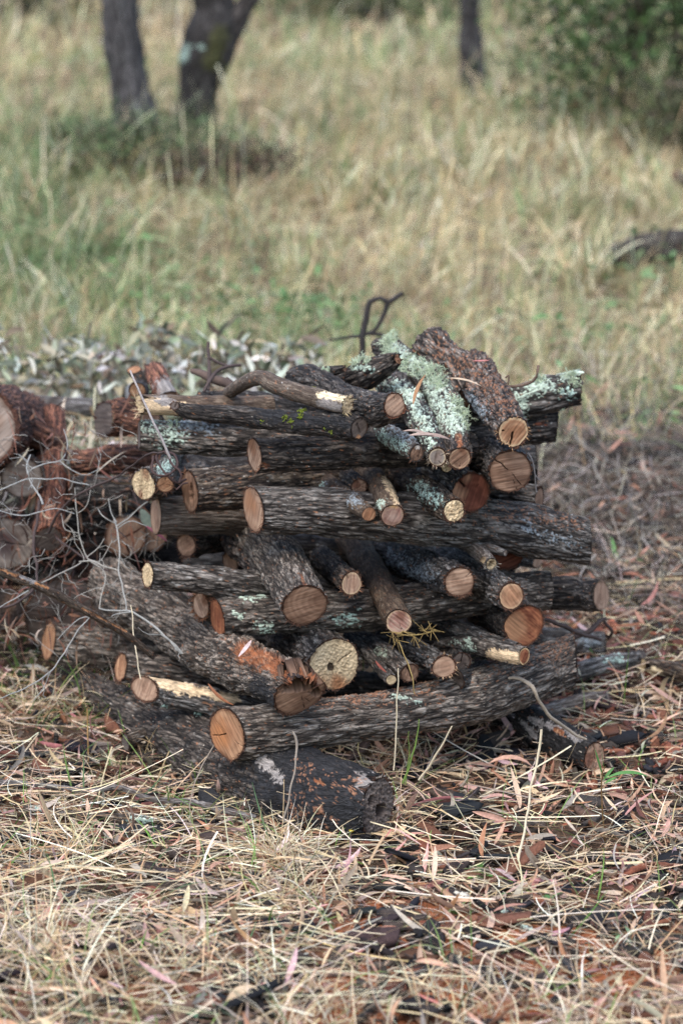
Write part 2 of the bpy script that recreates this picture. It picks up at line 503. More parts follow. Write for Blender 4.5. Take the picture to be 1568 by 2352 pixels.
        cols.append(np.repeat(cc[None] * rng.uniform(.5, 1.6, (nfz, 1)), 3, 0))
        fr_t.append(np.arange(nv, nv + nfz * 3).reshape(-1, 3)); nv += nfz * 3
    faces += fr_t
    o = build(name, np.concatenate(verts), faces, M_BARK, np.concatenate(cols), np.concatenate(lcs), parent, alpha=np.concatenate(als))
    if not part: tag(o, label, cat, group)
    elif label: o["label"] = label
    # the sawn faces
    if close:
        for (e, i, out, n, an, c, rr, prev) in capinfo:
            c = c or {}
            make_cap(o, C[i], rad[i], out, n, an, rr, th, R[i], c, seed + 5 * e, e, det)
    LOGS[key] = (o, V.reshape(-1, 3), rad.reshape(-1, 3))
    return o

def hash_name(k):
    h = 7
    for ch in k: h = (h * 131 + ord(ch)) & 0x7fffffff
    return h

def make_cap(o, c0, rad, out, n, an, rr, th, R, c, seed, e, det):
    M = len(th)
    nk = int(np.clip(R / (.0013 / det), 5, 48))
    ks = np.linspace(1, 0, nk + 1)[:-1]
    K, TH = np.meshgrid(ks, th, indexing='ij')
    d = rad[None] * (rr[None] * K)[..., None]
    off = np.clip(-(d @ n) / an, -1.5 * R, 1.5 * R)
    p = d.reshape(-1, 3) + out[None] * off.reshape(-1, 1)
    p = np.concatenate([p, np.zeros((1, 3))])
    # in-plane coordinates turned so that u runs along the saw marks
    r1 = _r - n * np.dot(_r, n)
    if np.linalg.norm(r1) < .2: r1 = np.array([0, 1., 0]) - n * n[1]
    r1 /= np.linalg.norm(r1)
    r2 = np.cross(n, r1)
    if r2[2] < 0: r2 = -r2
    a = math.radians(c.get('saw', 20))
    x = p @ r1; y = p @ r2
    u = x * math.cos(a) + y * math.sin(a); v = -x * math.sin(a) + y * math.cos(a)
    cA, cB, cH = [np.array(t) for t in WOOD[c.get('wood', 'brown')]]
    q = np.stack([u, v, np.zeros_like(u)], 1) + seed
    st = .62 * np.tanh(2.6 * noise(q / np.array([.075, .0050, 1]))) + .5 * noise(q / np.array([.035, .0022, 1]) + 5)
    marks = c.get('marks', 1.0)
    hx, hy = c.get('heart', (0.1, 0.05))
    rr_ = np.hypot(x - hx * R, y - hy * R) / R
    wob = noise(q / (.5 * R) + 21)
    ringp = np.sin((rr_ + .07 * wob) * c.get('nring', 22)) * c.get('rings', .42)
    t = np.clip(.42 + .62 * marks * st + ringp * .45 + .45 * wob, 0, 1)
    col = lerp(cA[None], cB[None], t[:, None])
    hm = sstep(c.get('hsize', .45) + .15, c.get('hsize', .45) - .15, rr_ + .25 * wob) * c.get('hmix', .5)
    col = lerp(col, cH[None], hm[:, None])
    k_all = np.concatenate([K.ravel(), [0]])
    sap = sstep(.80, .93, k_all + .06 * wob) * c.get('sap', .0)
    col = lerp(col, np.array(c.get('sapcol', (.52, .37, .22)))[None], sap[:, None])
    h = .0005 * marks * st
    bl = sstep(.05, .45, noise(q / (.9 * R) + 61) + .3 * noise(q / (.25 * R) + 63)) * c.get('blot', .55)
    col = lerp(col, cH[None] * .62, bl[:, None])
    ed = sstep(.86, 1.0, k_all + .05 * wob) * (0 if c.get('sap') else .5)
    col = lerp(col, cH[None] * .45, ed[:, None])
    if 'stain' in c:      # (x, y, size, colour, softness) in radii
        for (sx, sy, sz, sc, so) in c['stain']:
            m = sstep(sz + so, sz - so, np.hypot(x / R - sx, y / R - sy) + .22 * wob)
            col = lerp(col, np.array(sc)[None] * (1 + .25 * st)[:, None], (m * .85)[:, None])
    if c.get('rough'):
        g = noise(q / .0052 + 33) + .7 * noise(q / .0024 + 35)
        h = h + .0022 * c['rough'] * g
        col = col * np.clip(1 + .42 * g, .3, 1.6)[:, None]
    crk = list(c.get('cracks', ()))
    rr0 = random.Random(int(seed * 100))
    if R > .018:
        for _ in range(rr0.randint(0, 2)): crk.append((rr0.uniform(0, 360), rr0.uniform(.1, .5), rr0.uniform(.7, .98), rr0.uniform(.0003, .0006)))
    for (ca, k0, k1, wd) in crk:      # angle, from, to, width (m)
        aa = math.radians(ca)
        al = (x * math.cos(aa) + y * math.sin(aa)) / R
        ac = -x * math.sin(aa) + y * math.cos(aa) + .05 * R * noise(q / (.35 * R) + 43)
        fade = sstep(k0 - .05, k0 + .05, al) * sstep(k1 + .05, k1 - .05, al)
        m = sstep(wd, wd * .35, np.abs(ac)) * fade
        h = h - .010 * m
        col = lerp(col, np.array((.022, .013, .010))[None], (m * .9)[:, None])
    if 'hole' in c:
        for (ox, oy, rx, ry, dp) in c['hole']:
            m = sstep(1.12, .92, np.hypot((x / R - ox) / rx, (y / R - oy) / ry) + .35 * noise(q / (.22 * R) + 53))
            h = h - dp * m
            col = lerp(col, np.array((.040, .026, .020))[None], (m * .9)[:, None])
    P_ = c0 + p + n[None] * (h + .0004)[:, None]
    nv = nk * M
    idx = np.arange(nv).reshape(nk, M)
    a_ = idx[:-1]; b_ = idx[1:]
    f4 = np.stack([a_, b_, np.roll(b_, -1, 1), np.roll(a_, -1, 1)], -1).reshape(-1, 4)
    l_ = idx[-1]
    f3 = np.stack([l_, np.full(M, nv), np.roll(l_, -1)], 1)
    if e == 0: f4 = f4[:, ::-1]; f3 = f3[:, ::-1]
    # wind the faces so that they look outwards
    tri = P_[f3[0]]
    if np.dot(np.cross(tri[1] - tri[0], tri[2] - tri[0]), n) < 0: f4 = f4[:, ::-1]; f3 = f3[:, ::-1]
    lc = np.stack([u, v, np.zeros_like(u)], 1) + seed * .1
    cap = build("cut_face", P_, [f4, f3], M_WOOD, col, lc, o)
    if c.get('lab'): cap["label"] = c['lab']
    return cap

def cap(ratio, wood='brown', saw=20, **k):
    d = dict(ratio=ratio, wood=wood, saw=saw); d.update(k); return d
# ------------------------------------------------------------------ the firewood pile
PILE = "logs stacked in the firewood pile"
def fl(key, label, path, bark='grey', c0=None, c1=None, **k):
    return make_log(key, k.pop('name', "firewood_log"), label, k.pop('cat', "log"), k.pop('group', PILE), path, bark, c0, c1, **k)

FR = dict(fray=70)
# --- bottom of the pile
fl('charred', "thick bottom log with a charred, crumbling near end lying on the straw",
   [(140,1556,.92,28),(250,1605,.66,46),(400,1690,.38,66),(560,1768,.15,84),(690,1822,-.04,100),(785,1846,-.13,95),(868,1858,-.18,68)],
   'dark', None, cap(.55,'dim',10,dir=-8,rough=2.0,marks=.3,fray=90,fraycol=(.30,.27,.23),hole=[(.15,-.1,.30,.22,.02),(-.45,.35,.2,.16,.018)],jag=1.3,cracks=[(70,-.8,.8,.002)]),
   patches=[('char',680,1790,870,1850,96,.9),('char',660,1880,840,1930,64,.9),('drift',600,1745,640,1790,20,.3),('crumb',690,1775,760,1810,30,.32),('crumb',735,1870,760,1900,24,.3),('crumb',680,1840,700,1890,24,.3),('crumb',800,1800,850,1830,22,.22),('rust',722,1792,742,1800,9,.4),('drift',840,1790,880,1860,26,.45),('crumb',820,1790,860,1842,16,.4)],
   twist=1.2, knots=[(.86,1.2,.03,.010),(.70,2.4,.035,.008),(.3,.8,.03,.006)], lump=1.6)
fl('S1', "rough log lowest on the left, its saw-cut butt beside the orange twigs",
   [(112,1474,.80,46),(250,1490,.80,46),(420,1505,.84,44),(560,1515,.90,42)], 'grey', cap(.30,'orange',80,fray=50))
fl('S2', "rough log with an oval butt tucked above the split bare log",
   [(278,1532,.52,36),(400,1548,.52,38),(520,1572,.56,40),(640,1590,.62,40)], 'grey', cap(.36,'orange',80,fray=90), tint=1.0)
fl('S3', "small split log with a stripe of bare tan wood along its top",
   [(332,1582,.34,32),(420,1600,.32,33),(520,1622,.32,32),(600,1640,.36,30)], 'grey', cap(.62,'tan',60,fray=90,dir=180),
   patches=[('bare',345,1558,430,1580,17,.8),('bare',430,1580,540,1606,11,.8)])
fl('L1', "long bowed log across the front of the bottom layer with an orange-brown butt",
   [(522,1686,.00,62),(650,1672,.02,60),(800,1652,.08,58),(950,1630,.16,57),(1080,1604,.25,61),(1190,1565,.34,62),(1316,1514,.46,58)],
   'ash', cap(.56,'orange',-45,fray=80,stain=[(-.5,-.1,.55,(.36,.15,.06),.4)],cracks=[(200,.1,.95,.0012)],dir=195,nring=14), cap(-.12,'brown',0,fray=60,dir=0), det=1.1, tint=.80,
   knots=[(.62,1.6,.03,.008),(.70,3.6,.04,.007)], patches=[('crumb',760,1600,1000,1580,30,.22),('crumb',1150,1530,1310,1490,30,.3),('lichen',900,1600,960,1612,8,.35)])
# --- second layer: ends towards the viewer
fl('H', "hollow log with an orange weather-stripped stripe and a rotten hole in its butt",
   [(688,1592,-.08,62),(600,1548,.12,63),(500,1496,.36,64),(395,1430,.56,63),(285,1368,.74,62),(245,1335,.82,58)], 'grey',
   cap(.66,'brown',25,dir=-72,hole=[(.0,.45,.66,.36,.06),(.62,-.12,.16,.26,.04)],cracks=[(-10,.3,.95,.003)],fray=50,rings=.4,jag=.5),
   patches=[('rust',560,1492,690,1555,32,.70,.007),('rust',680,1540,745,1580,44,.80,.017),('crumb',560,1490,740,1590,46,.3),('char',590,1575,640,1620,30,.42),('char',655,1540,700,1570,20,.45)], twist=1.5, lump=1.8,
   knots=[(.45,.7,.04,.012),(.7,.2,.05,.014),(.12,2.2,.03,.010)])
fl('P1', "log with a big round chalky pale butt between the hollow log and thin sticks",
   [(768,1526,.16,60),(720,1490,.36,58),(660,1455,.62,56)], 'grey',
   cap(.94,'pale',60,rough=.9,marks=.4,fray=30,dir=-60,rings=.15,cracks=[(35,.15,.8,.0015)],stain=[(.2,-.85,.35,(.30,.12,.05),.2),(-.5,-.7,.3,(.34,.19,.1),.2)],hole=[(-.15,-.1,.12,.2,.006)],hmix=.4,hsize=.3))
fl('twA', "thinnest stick in the row, its small pale tip resting on the bowed log",
   [(898,1561,.10,14),(850,1510,.30,15),(800,1462,.52,14)], 'grey', cap(.85,'pale',20,marks=.6), name="firewood_stick", cat="stick")
fl('twB', "stick with a notched brown butt next to the thinnest stick",
   [(941,1546,.13,24),(880,1500,.34,24),(815,1462,.58,24)], 'ash', cap(.78,'brown',70,cracks=[(110,-.8,.8,.002)],fray=20,dir=-40), patches=[('lichen',858,1500,880,1500,10,.3)], name="firewood_stick", cat="stick")
fl('twC', "small log with a plain round tan butt in the middle of the lower row",
   [(1020,1533,.14,29),(960,1500,.34,30),(890,1468,.60,30)], 'grey', cap(.95,'tan',15,marks=.5,fray=40,fraycol=(.4,.26,.15),rings=.3,dir=-70))
fl('twD', "stub whose dusky butt peeks out behind the round tan butt",
   [(1058,1520,.24,24),(1040,1498,.44,24)], 'dark', cap(.9,'dim',60,marks=.6,cracks=[(75,-.1,.9,.0015)]))
fl('twE', "short bark stub wedged on the bowed log under the round tan butt",
   [(1050,1560,.19,24),(1080,1552,.30,26),(1110,1540,.42,25)], 'dark', cap(.5,'dim',0), name="log_stub", cat="stub")
o = fl('fork', "forked grey branch with a peeled tan tip and lichen specks, under the red round butt",
   [(1203,1508,.12,21),(1165,1500,.16,24),(1120,1490,.22,22),(1060,1477,.32,17),(990,1486,.44,14),(940,1490,.55,13)], 'ash',
   cap(.62,'red',55,dir=-10,sap=1.0,sapcol=(.55,.38,.2),bt=.4,marks=1.3),
   patches=[('bare',1130,1506,1185,1512,13,.8),('lichen',1076,1484,1080,1490,10,.6),('lichen',1040,1476,1048,1474,8,.4),('lichen',1070,1470,1076,1470,6,.6)], name="forked_branch", cat="branch", group=None)
make_log('fork2', "limb", None, None, None, [(1190,1488,.17,13),(1120,1468,.24,16),(1060,1448,.36,17),(1000,1432,.50,16)], 'grey', part=True, parent=o)
fl('R1e', "thick log with a round red-streaked butt, half wet dark, near the lower right",
   [(1204,1438,.20,52),(1160,1412,.44,52),(1110,1390,.70,50)], 'dark',
   cap(.93,'red',-40,dir=-30,fray=70,rings=.5,nring=34,marks=1.1,stain=[(-.55,-.1,.62,(.42,.21,.105),.25)],hmix=.25))
# --- third layer: lengthwise
fl('M1', "long grey log lengthwise in mid pile, its small upright oval butt wet red",
   [(499,1420,.30,46),(620,1412,.30,48),(760,1405,.32,48),(920,1392,.36,47),(1080,1372,.40,46),(1180,1362,.44,46),(1262,1354,.48,45)],
   'grey', cap(.32,'red',86,fray=70,dir=190,marks=.6,nring=30,fraycol=(.18,.07,.035)), cap(-.15,'brown',0,dir=0), det=1.05,
   patches=[('lichen',525,1410,540,1414,10,.45),('lichen',590,1442,620,1444,12,.42),('lichen',560,1372,600,1372,11,.35),('mint',770,1425,820,1420,16,.3)])
fl('M1k', "log whose frayed tan oval butt shows just left of the wet red oval",
   [(461,1391,.36,34),(520,1392,.40,36),(640,1388,.46,38)], 'brown', cap(.58,'tan',-55,fray=130,fraylen=1.3,fraycol=(.20,.085,.04),stain=[(.5,.45,.42,(.17,.075,.04),.15)],dir=185))
fl('M1b', "dark log poking out farthest right with a pale upright oval end",
   [(1379,1366,.66,38),(1270,1364,.62,40),(1100,1372,.60,42),(850,1392,.60,42)], 'dark', cap(.34,'tan',80,dir=0,marks=.6,rings=.4,rim=(.3,.2,.13)), pscale=.9)
fl('M1c', "grey log end at the ground on the right behind the bowed log",
   [(1388,1484,1.02,34),(1300,1480,.98,36),(1180,1475,.95,38),(1000,1470,.92,38)], 'ash', cap(-.1,'brown',0,dir=0), tint=.75, patches=[('blue',1340,1470,1380,1475,14,.4)])
fl('M2', "log with a chalky cream oval end, lengthwise above the hollow log",
   [(339,1320,.30,33),(450,1330,.31,34),(580,1345,.33,35),(700,1362,.36,35),(780,1372,.40,34)], 'grey', cap(.40,'pale',80,rough=.8,marks=.3,fray=30,dir=180))
# --- ends towards the viewer on top of them
fl('E1', "thick log slanting down with a wide brown oval butt in mid pile",
   [(700,1391,.03,54),(668,1335,.22,59),(625,1270,.46,62),(575,1205,.70,60)], 'ash', cap(.80,'brown',18,dir=-80,fray=60,rings=.55,nring=26,heart=(.7,.2),marks=.9), tint=.85,
   patches=[('rust',690,1318,699,1348,4,.5),('lichen',715,1355,730,1362,8,.3)], pscale=1.1)
fl('E1k', "gnarled dark log leaning behind the thick slanting log",
   [(612,1318,.42,30),(565,1255,.55,40),(520,1195,.75,38)], 'rough', None, tint=.7)
fl('E2', "short log with a small brown butt beside the thick slanting log",
   [(808,1341,.22,29),(770,1312,.40,30),(735,1280,.60,30)], 'dark', cap(.80,'tan',85,dir=0,fray=80,fraycol=(.18,.09,.05),marks=.8,sap=.6))
fl('E3', "slim log sloping down over the grey log with a red-and-tan streaked butt",
   [(915,1429,.14,31),(880,1360,.34,33),(840,1290,.58,34),(800,1230,.80,33)], 'smooth', cap(.93,'purple',-38,dir=-70,marks=1.7,fray=15,sap=.7,stain=[(.25,.55,.4,(.16,.07,.045),.2)]), tint=.62)
fl('E4', "log with a round pinkish-tan butt in the right of mid pile",
   [(1057,1335,.18,38),(1005,1315,.36,40),(940,1290,.58,41),(850,1262,.88,41)], 'dark', cap(.92,'tan',8,dir=-50,fray=110,fraylen=.9,marks=1.1,hmix=.1,lab="round pinkish tan saw cut with a frayed rim"),
   patches=[('blue',900,1290,980,1320,26,.28)])
fl('E5', "log with an oval tan butt resting against the top of the red round butt",
   [(1174,1371,.12,34),(1130,1345,.30,37),(1070,1310,.52,38),(1000,1275,.80,38)], 'grey', cap(.84,'orange',-50,dir=-10,fray=70,sap=.35,marks=.5,rings=.3))
fl('E6', "log with a shaded dark-red butt half hidden below the thickest lengthwise log",
   [(1165,1266,.46,46),(1120,1248,.70,46)], 'dark', cap(.9,'darkred',20,dir=-40))
fl('E7', "small pale log end peeping out behind the shaded dark-red butt",
   [(1232,1290,.74,17),(1180,1284,.70,18)], 'dark', cap(.55,'tan',60,dir=-10))
o = fl('stubby', "broken grey hollow stub jutting out under the thickest lengthwise log",
   [(1128,1296,.16,15),(1108,1276,.26,18),(1078,1252,.42,17)], 'drift', cap(.7,'pale',60,dir=-30,jag=1.2,rough=1.0,hole=[(0,0,.6,.5,.03)],fray=30,fraycol=(.3,.27,.22)), name="broken_stub", cat="stub", group=None, tint=.7)
make_log('stubby2', "splinter", None, None, None, [(1160,1270,.22,8),(1130,1262,.28,12),(1100,1254,.40,12)], 'drift', cap(.5,'grey',0,jag=1.0,rough=1), part=True, parent=o, tint=.7)
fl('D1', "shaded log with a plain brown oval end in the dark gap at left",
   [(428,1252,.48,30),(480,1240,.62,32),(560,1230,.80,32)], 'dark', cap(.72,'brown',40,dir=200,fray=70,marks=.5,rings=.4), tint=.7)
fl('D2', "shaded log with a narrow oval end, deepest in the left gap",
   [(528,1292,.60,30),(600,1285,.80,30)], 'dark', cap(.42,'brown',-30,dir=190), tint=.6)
# --- fourth layer: lengthwise
fl('N1', "thickest lengthwise log, running from a tan oval butt to the right edge",
   [(583,1170,.24,56),(700,1172,.25,57),(850,1184,.29,57),(1000,1198,.34,58),(1130,1208,.39,60),(1230,1222,.43,58),(1350,1248,.48,50)],
   'ash', cap(.40,'tan',70,dir=188,fray=70,nring=9,rings=.5,stain=[(-.3,.2,.5,(.30,.15,.08),.3)]), cap(-.15,'brown',0,dir=0,fray=30), det=1.1, tint=.85,
   knots=[(.74,1.6,.035,.009),(.80,2.8,.04,.008),(.42,1.9,.03,.005),(.78,.9,.03,.012)], lump=1.3, patches=[('crumb',1000,1160,1340,1210,26,.22),('blue',1200,1210,1330,1250,22,.02)])
fl('N1k', "bark-covered log end lying right behind the round streaked butt",
   [(1236,1152,.50,34),(1150,1150,.56,40),(1000,1150,.62,42)], 'grey', cap(.3,'brown',0,dir=-10,jag=.6), tint=.8)
fl('N2', "log with a cracked hollow in its oval butt, upper left of the pile",
   [(437,1131,.34,51),(540,1120,.37,51),(660,1108,.42,50),(760,1104,.48,48)], 'brown',
   cap(.36,'brown',80,dir=186,hole=[(.15,-.05,.22,.45,.05)],fray=70,fraycol=(.16,.075,.04),marks=.6))
fl('N3', "smooth grey log jutting left beneath the log with the cracked hollow",
   [(358,1184,.48,46),(440,1184,.50,46),(540,1186,.56,46),(640,1190,.64,44)], 'drift', cap(.26,'tan',85,dir=180,rim=(.3,.2,.13)), tint=.55)
fl('N4', "log end with flaking cream rot at the far left of the pile",
   [(331,1110,.36,41),(380,1105,.54,40),(470,1100,.80,40)], 'grey', cap(.50,'pale',80,rough=.7,marks=.4,dir=190,stain=[(.2,.75,.45,(.20,.10,.055),.2),(-.4,-.8,.3,(.2,.1,.06),.2)]), tint=.8)
fl('N5', "lichen-barked stick with a round brown end wrapped by thin dark vines",
   [(380,1112,.26,22),(383,1085,.40,24),(392,1055,.58,24),(410,1020,.80,24)], 'ash', cap(.92,'orange',30,dir=-80,fray=60,marks=.9), name="firewood_stick", cat="stick",
   patches=[('mint',375,1080,395,1060,14,.3)])
# --- ends towards the viewer on the thickest lengthwise log
fl('F1', "lichen-spotted slim log with a small brown butt on the thickest lengthwise log",
   [(847,1180,.14,17),(800,1148,.28,23),(755,1118,.42,27),(712,1088,.58,28)], 'smooth', cap(.90,'orange',62,dir=-40,marks=1.6,bt=.4),
   patches=[('blue',755,1125,820,1150,17,.34),('rust',760,1118,795,1135,12,.25),('mint',730,1110,740,1120,8,.4)], knots=[(.72,.6,.012,.010)], tint=.75)
fl('F1k', "stub with a rough brown cut squeezed between the two slim logs",
   [(824,1118,.30,22),(795,1100,.48,26),(770,1085,.66,26)], 'dark', cap(.85,'brown',30,rough=.6,stain=[(-.3,.4,.5,(.12,.05,.03),.2)],fray=20), name="log_stub", cat="stub")
fl('F2', "slim log with a purplish pointed butt and peeling tan bark",
   [(902,1183,.12,28),(884,1140,.26,28),(862,1105,.40,29),(838,1075,.56,29)], 'smooth', cap(.84,'purple',65,dir=-80,fray=60,stain=[(0,1.0,.38,(.50,.30,.13),.15),(0,-.1,.4,(.46,.32,.25),.3)],marks=.7,sap=.3),
   patches=[('bare',885,1100,912,1150,10,.55),('lichen',880,1150,872,1160,8,.5)], tint=.8)
fl('F3', "log bending right with a bright cream crumbly butt",
   [(1043,1172,.13,29),(1010,1152,.24,33),(960,1122,.40,36),(905,1088,.60,36)], 'brown', cap(.90,'pale',40,rough=1.2,marks=.2,fray=50,dir=-20,lab="bright cream crumbly cut"), tint=.72,
   patches=[('mint',960,1120,1000,1150,22,.25)])
fl('F4', "log with a wet dark-red butt set behind the cream crumbly butt",
   [(1081,1134,.26,49),(1040,1115,.44,50),(990,1095,.70,50)], 'grey', cap(.93,'darkred',70,dir=-20,marks=.5,fray=40,rings=.3,stain=[(-.75,.05,.38,(.34,.19,.11),.3),(-.1,.75,.22,(.26,.15,.09),.2)],cracks=[(130,.45,.95,.0025)]), tint=.85)
fl('F5', "log with a large round brown butt, outermost right below the cracked butt",
   [(1173,1085,.20,52),(1145,1062,.42,52),(1100,1040,.70,52)], 'dark', cap(.95,'brown',10,dir=-60,marks=1.7,hmix=.1,fray=40,cracks=[(140,.2,.95,.0012)],rings=.1))
# --- fifth layer: lengthwise
fl('O1', "dark wet log in the upper pile with a narrow tan fan-streaked butt",
   [(584,1046,.28,43),(700,1042,.30,41),(830,1036,.34,40),(960,1032,.40,40),(1080,1030,.46,40)], 'dark', cap(.40,'tan',60,dir=188,fray=50,stain=[(-.2,.5,.5,(.24,.11,.055),.3)]), patches=[('rust',595,1068,600,1070,8,.6)])
fl('Q1', "purple-brown log sticking out right beneath the split lichen log",
   [(1278,976,.62,37),(1180,990,.60,40),(1060,1005,.58,42),(900,1015,.58,42)], 'dark', cap(-.05,'brown',80,dir=-5,jag=.4), pscale=1.3,
   patches=[('red',1235,972,1262,975,10,.1)])
fl('Q2', "split bark log with pale lichen pointing up to the right",
   [(1330,892,.60,40),(1250,908,.58,42),(1160,930,.58,42),(1050,955,.60,40)], 'grey', cap(-.1,'dim',0,dir=0,jag=1.0),
   patches=[('lichen',1225,890,1248,882,15,.85),('lichen',1180,915,1195,925,17,.8),('lichen',1165,940,1190,948,18,.75),('lichen',1260,888,1270,892,10,.7),('lichen',1295,862,1318,858,14,.7),('lichen',1205,905,1235,900,12,.5),('mint',1300,900,1320,905,14,.4)], pscale=1.4, tint=.75)
fl('U1', "long lichen-spotted log lengthwise under the pointed black stick",
   [(320,1001,.50,36),(420,1006,.50,37),(560,1012,.52,37),(720,1016,.56,38),(860,1018,.62,38)], 'grey', cap(.10,'dim',80,dir=180,jag=.5),
   patches=[('lichen',345,985,395,1000,24,.42),('lichen',330,978,345,1000,12,.45),('lichen',370,1015,420,1000,17,.42),('mint',400,960,440,965,12,.4),('blue',420,975,480,985,20,.3)])
fl('U2', "weathered splintered pole with a frayed pale end at upper left",
   [(322,929,.46,24),(400,932,.46,25),(500,934,.48,26),(620,935,.54,26)], 'smooth', cap(.35,'pale',0,jag=1.6,rough=1,fray=50,fraylen=2.2,fraycol=(.5,.38,.24),dir=190),
   patches=[('bare',335,938,420,945,17,.75),('drift',340,918,390,920,14,.55),('bare',322,925,340,930,18,.8)])
fl('U3', "dark flaking log behind the tan broken stick",
   [(455,918,.66,20),(560,925,.64,28),(700,950,.62,32),(860,985,.62,32)], 'dark', None, tint=.9)
fl('U4', "pointed black stick with a tuft of green moss and a knobbed end",
   [(402,932,.24,10),(440,945,.24,19),(540,955,.24,23),(660,968,.22,26),(740,975,.20,30),(790,982,.18,34),(824,984,.16,27)], 'dark',
   cap(.55,'dim',0,dir=-15,marks=.5,fray=20,cracks=[(60,-.3,.7,.002)]), cap(.72,'dim',20,dir=-12,cracks=[(110,-.5,.5,.002)],stain=[(-.1,-.85,.25,(.4,.2,.1),.1)],bt=.5), name="firewood_stick", cat="stick",
   patches=[('char',600,955,800,975,30,.2)], tint=.75, lump=1.4)
o = fl('U5', "tan bent branch with a bright broken end lying across the top",
   [(797,929,.16,21),(740,917,.20,22),(680,901,.24,22),(630,884,.28,22),(598,868,.32,18),(560,880,.40,17),(524,902,.50,14)], 'smooth',
   cap(.62,'pale',10,dir=-12,rough=1.4,marks=.3,fray=40,fraycol=(.6,.46,.26),jag=.5,bt=.3,sap=0), patches=[('pale',735,908,800,918,10,.8),('drift',740,925,790,938,14,.7)], name="bent_branch", cat="branch", group=None, tint=1.15)
o = fl('T1', "black curved log with a neat round brown butt near the top",
   [(905,931,.10,30),(870,940,.18,38),(820,925,.28,34),(770,898,.38,30),(715,868,.48,30),(680,870,.56,28)], 'dark', cap(.84,'tan',35,dir=-10,marks=1.2,fray=25,hmix=.1,rim=(.16,.06,.03)), tint=.75)
make_log('T1b', "limb_stub", None, None, None, [(790,846,.44,9),(760,853,.46,13),(720,860,.48,15),(690,868,.52,18)], 'dark', cap(.5,'brown',0,jag=1.0), part=True, parent=o, tint=.75)
fl('T2', "black log with a torn rusty tip below the tallest grey lichen",
   [(912,824,.40,15),(880,840,.42,28),(840,862,.46,32),(790,880,.54,32),(730,890,.64,30)], 'dark', cap(.5,'orange',0,jag=1.0,rough=1.4,dir=20,stain=[(0,0,.5,(.2,.09,.05),.3)]), tint=.75,
   patches=[('lichen',812,846,850,842,7,.5),('mint',850,850,860,850,7,.4)])
fl('A', "log flecked with white lichen running down to a small cream-rimmed butt",
   [(1003,1051,.12,24),(985,1005,.22,29),(955,950,.36,33),(915,900,.50,35),(880,862,.64,34)], 'dark', cap(.96,'grey',80,marks=.7,dir=-60,sap=1.0,sapcol=(.55,.43,.28),fray=40,fraycol=(.4,.3,.2)),
   patches=[('lichen',915,888,945,915,17,.62),('lichen',945,915,965,955,18,.55),('lichen',960,960,985,990,20,.34),('lichen',880,880,920,905,18,.3),('lichen',975,1000,990,1020,16,.25)])
fl('Bst', "short grey-lichened stub with a torn brown end hanging over the dark wet log",
   [(957,1041,.12,21),(925,1018,.22,24),(890,1000,.34,24),(868,990,.44,22)], 'drift', cap(.72,'brown',70,dir=-20,rough=.5,stain=[(.1,.7,.3,(.7,.6,.5),.1)],fray=30), tint=.6, name="log_stub", cat="stub",
   patches=[('mint',880,1000,930,1020,18,.4),('blue',900,990,940,1010,16,.3)])
fl('C', "log thickly grown with pale lichen, ending in a round brown butt",
   [(1056,1053,.14,30),(1046,1010,.24,33),(1030,950,.36,36),(1000,885,.50,33),(950,840,.62,30),(905,805,.76,26),(870,795,.84,22)], 'dark', cap(.93,'brown',40,dir=-70,marks=1.6,sap=.3,stain=[(.2,.75,.35,(.13,.055,.03),.2)],fray=30),
   patches=[('lichen',1000,925,1050,945,28,.55),('lichen',1020,965,1060,960,26,.6),('lichen',985,880,1020,890,18,.5),('lichen',905,812,960,840,20,.75),('lichen',1040,985,1050,990,14,.5),('lichen',1000,890,1000,940,12,.35),('rust',1052,1000,1056,1020,9,.5)], tint=1.1)
fl('C2', "short pale-tipped stub in the dark gap under the lichen logs' butts",
   [(1026,1072,.30,14),(1010,1060,.45,15),(990,1045,.6,16)], 'dark', cap(.9,'pale',20,rough=.8,marks=.5), name="log_stub", cat="stub", tint=.7)
fl('D', "rough-barked log topmost at right with a cracked round tan butt",
   [(1178,992,.12,38),(1150,945,.26,42),(1118,900,.40,45),(1092,860,.52,47),(1080,836,.60,40)], 'rough', cap(.93,'orange',55,dir=-70,fray=40,fraycol=(.4,.24,.12),marks=.9,cracks=[(-100,.02,.98,.0026)],sap=.8,hole=[(-.62,.1,.06,.06,.01)]),
   patches=[('blue',1075,910,1110,950,22,.25),('crumb',1070,830,1160,920,34,.4)], tint=1.0, det=1.15, knots=[(.45,2.0,.03,.010)])
fl('X', "knobbly rough-barked log end standing highest at the back of the pile",
   [(980,790,.62,42),(1010,815,.58,44),(1045,850,.54,44),(1085,905,.48,42)], 'rough', None, None, det=1.15, lump=2.0, patches=[('crumb',1000,800,1060,840,26,.35)])
# --- filler logs added behind the stack so that its gaps stay dark
for kx, (x0, x1, y, Y, r, lb) in enumerate(((560,1180,1262,.95,42,"filler log added to darken the gap below the thickest lengthwise log"),
        (840,1190,1452,.90,46,"filler log added to darken the gap left of the red round butt"),
        (480,760,1470,.85,40,"filler log added to darken the gap behind the chalky pale butt"),
        (700,1120,945,.80,44,"filler log added to darken the gap under the black curved log"),
        (420,960,1090,.85,46,"filler log added to darken the gaps behind the row of slim butts"),
        (960,1230,1075,.90,48,"filler log added to darken the gap behind the large round brown butt"),
        (420,640,1300,.98,44,"filler log added to darken the gap behind the shaded oval ends"),
        (640,1180,1345,.95,46,"filler log added to darken the gap behind the small brown butt in mid pile"),
        (640,1200,1580,.62,40,"filler log added to darken the gap behind the bowed bottom log"))):
    fl('fill%d' % kx, lb, [(x0,y,Y,r),((x0+x1)/2,y,Y,r),(x1,y-4,Y,r)], 'dark', det=.5, tint=.8)

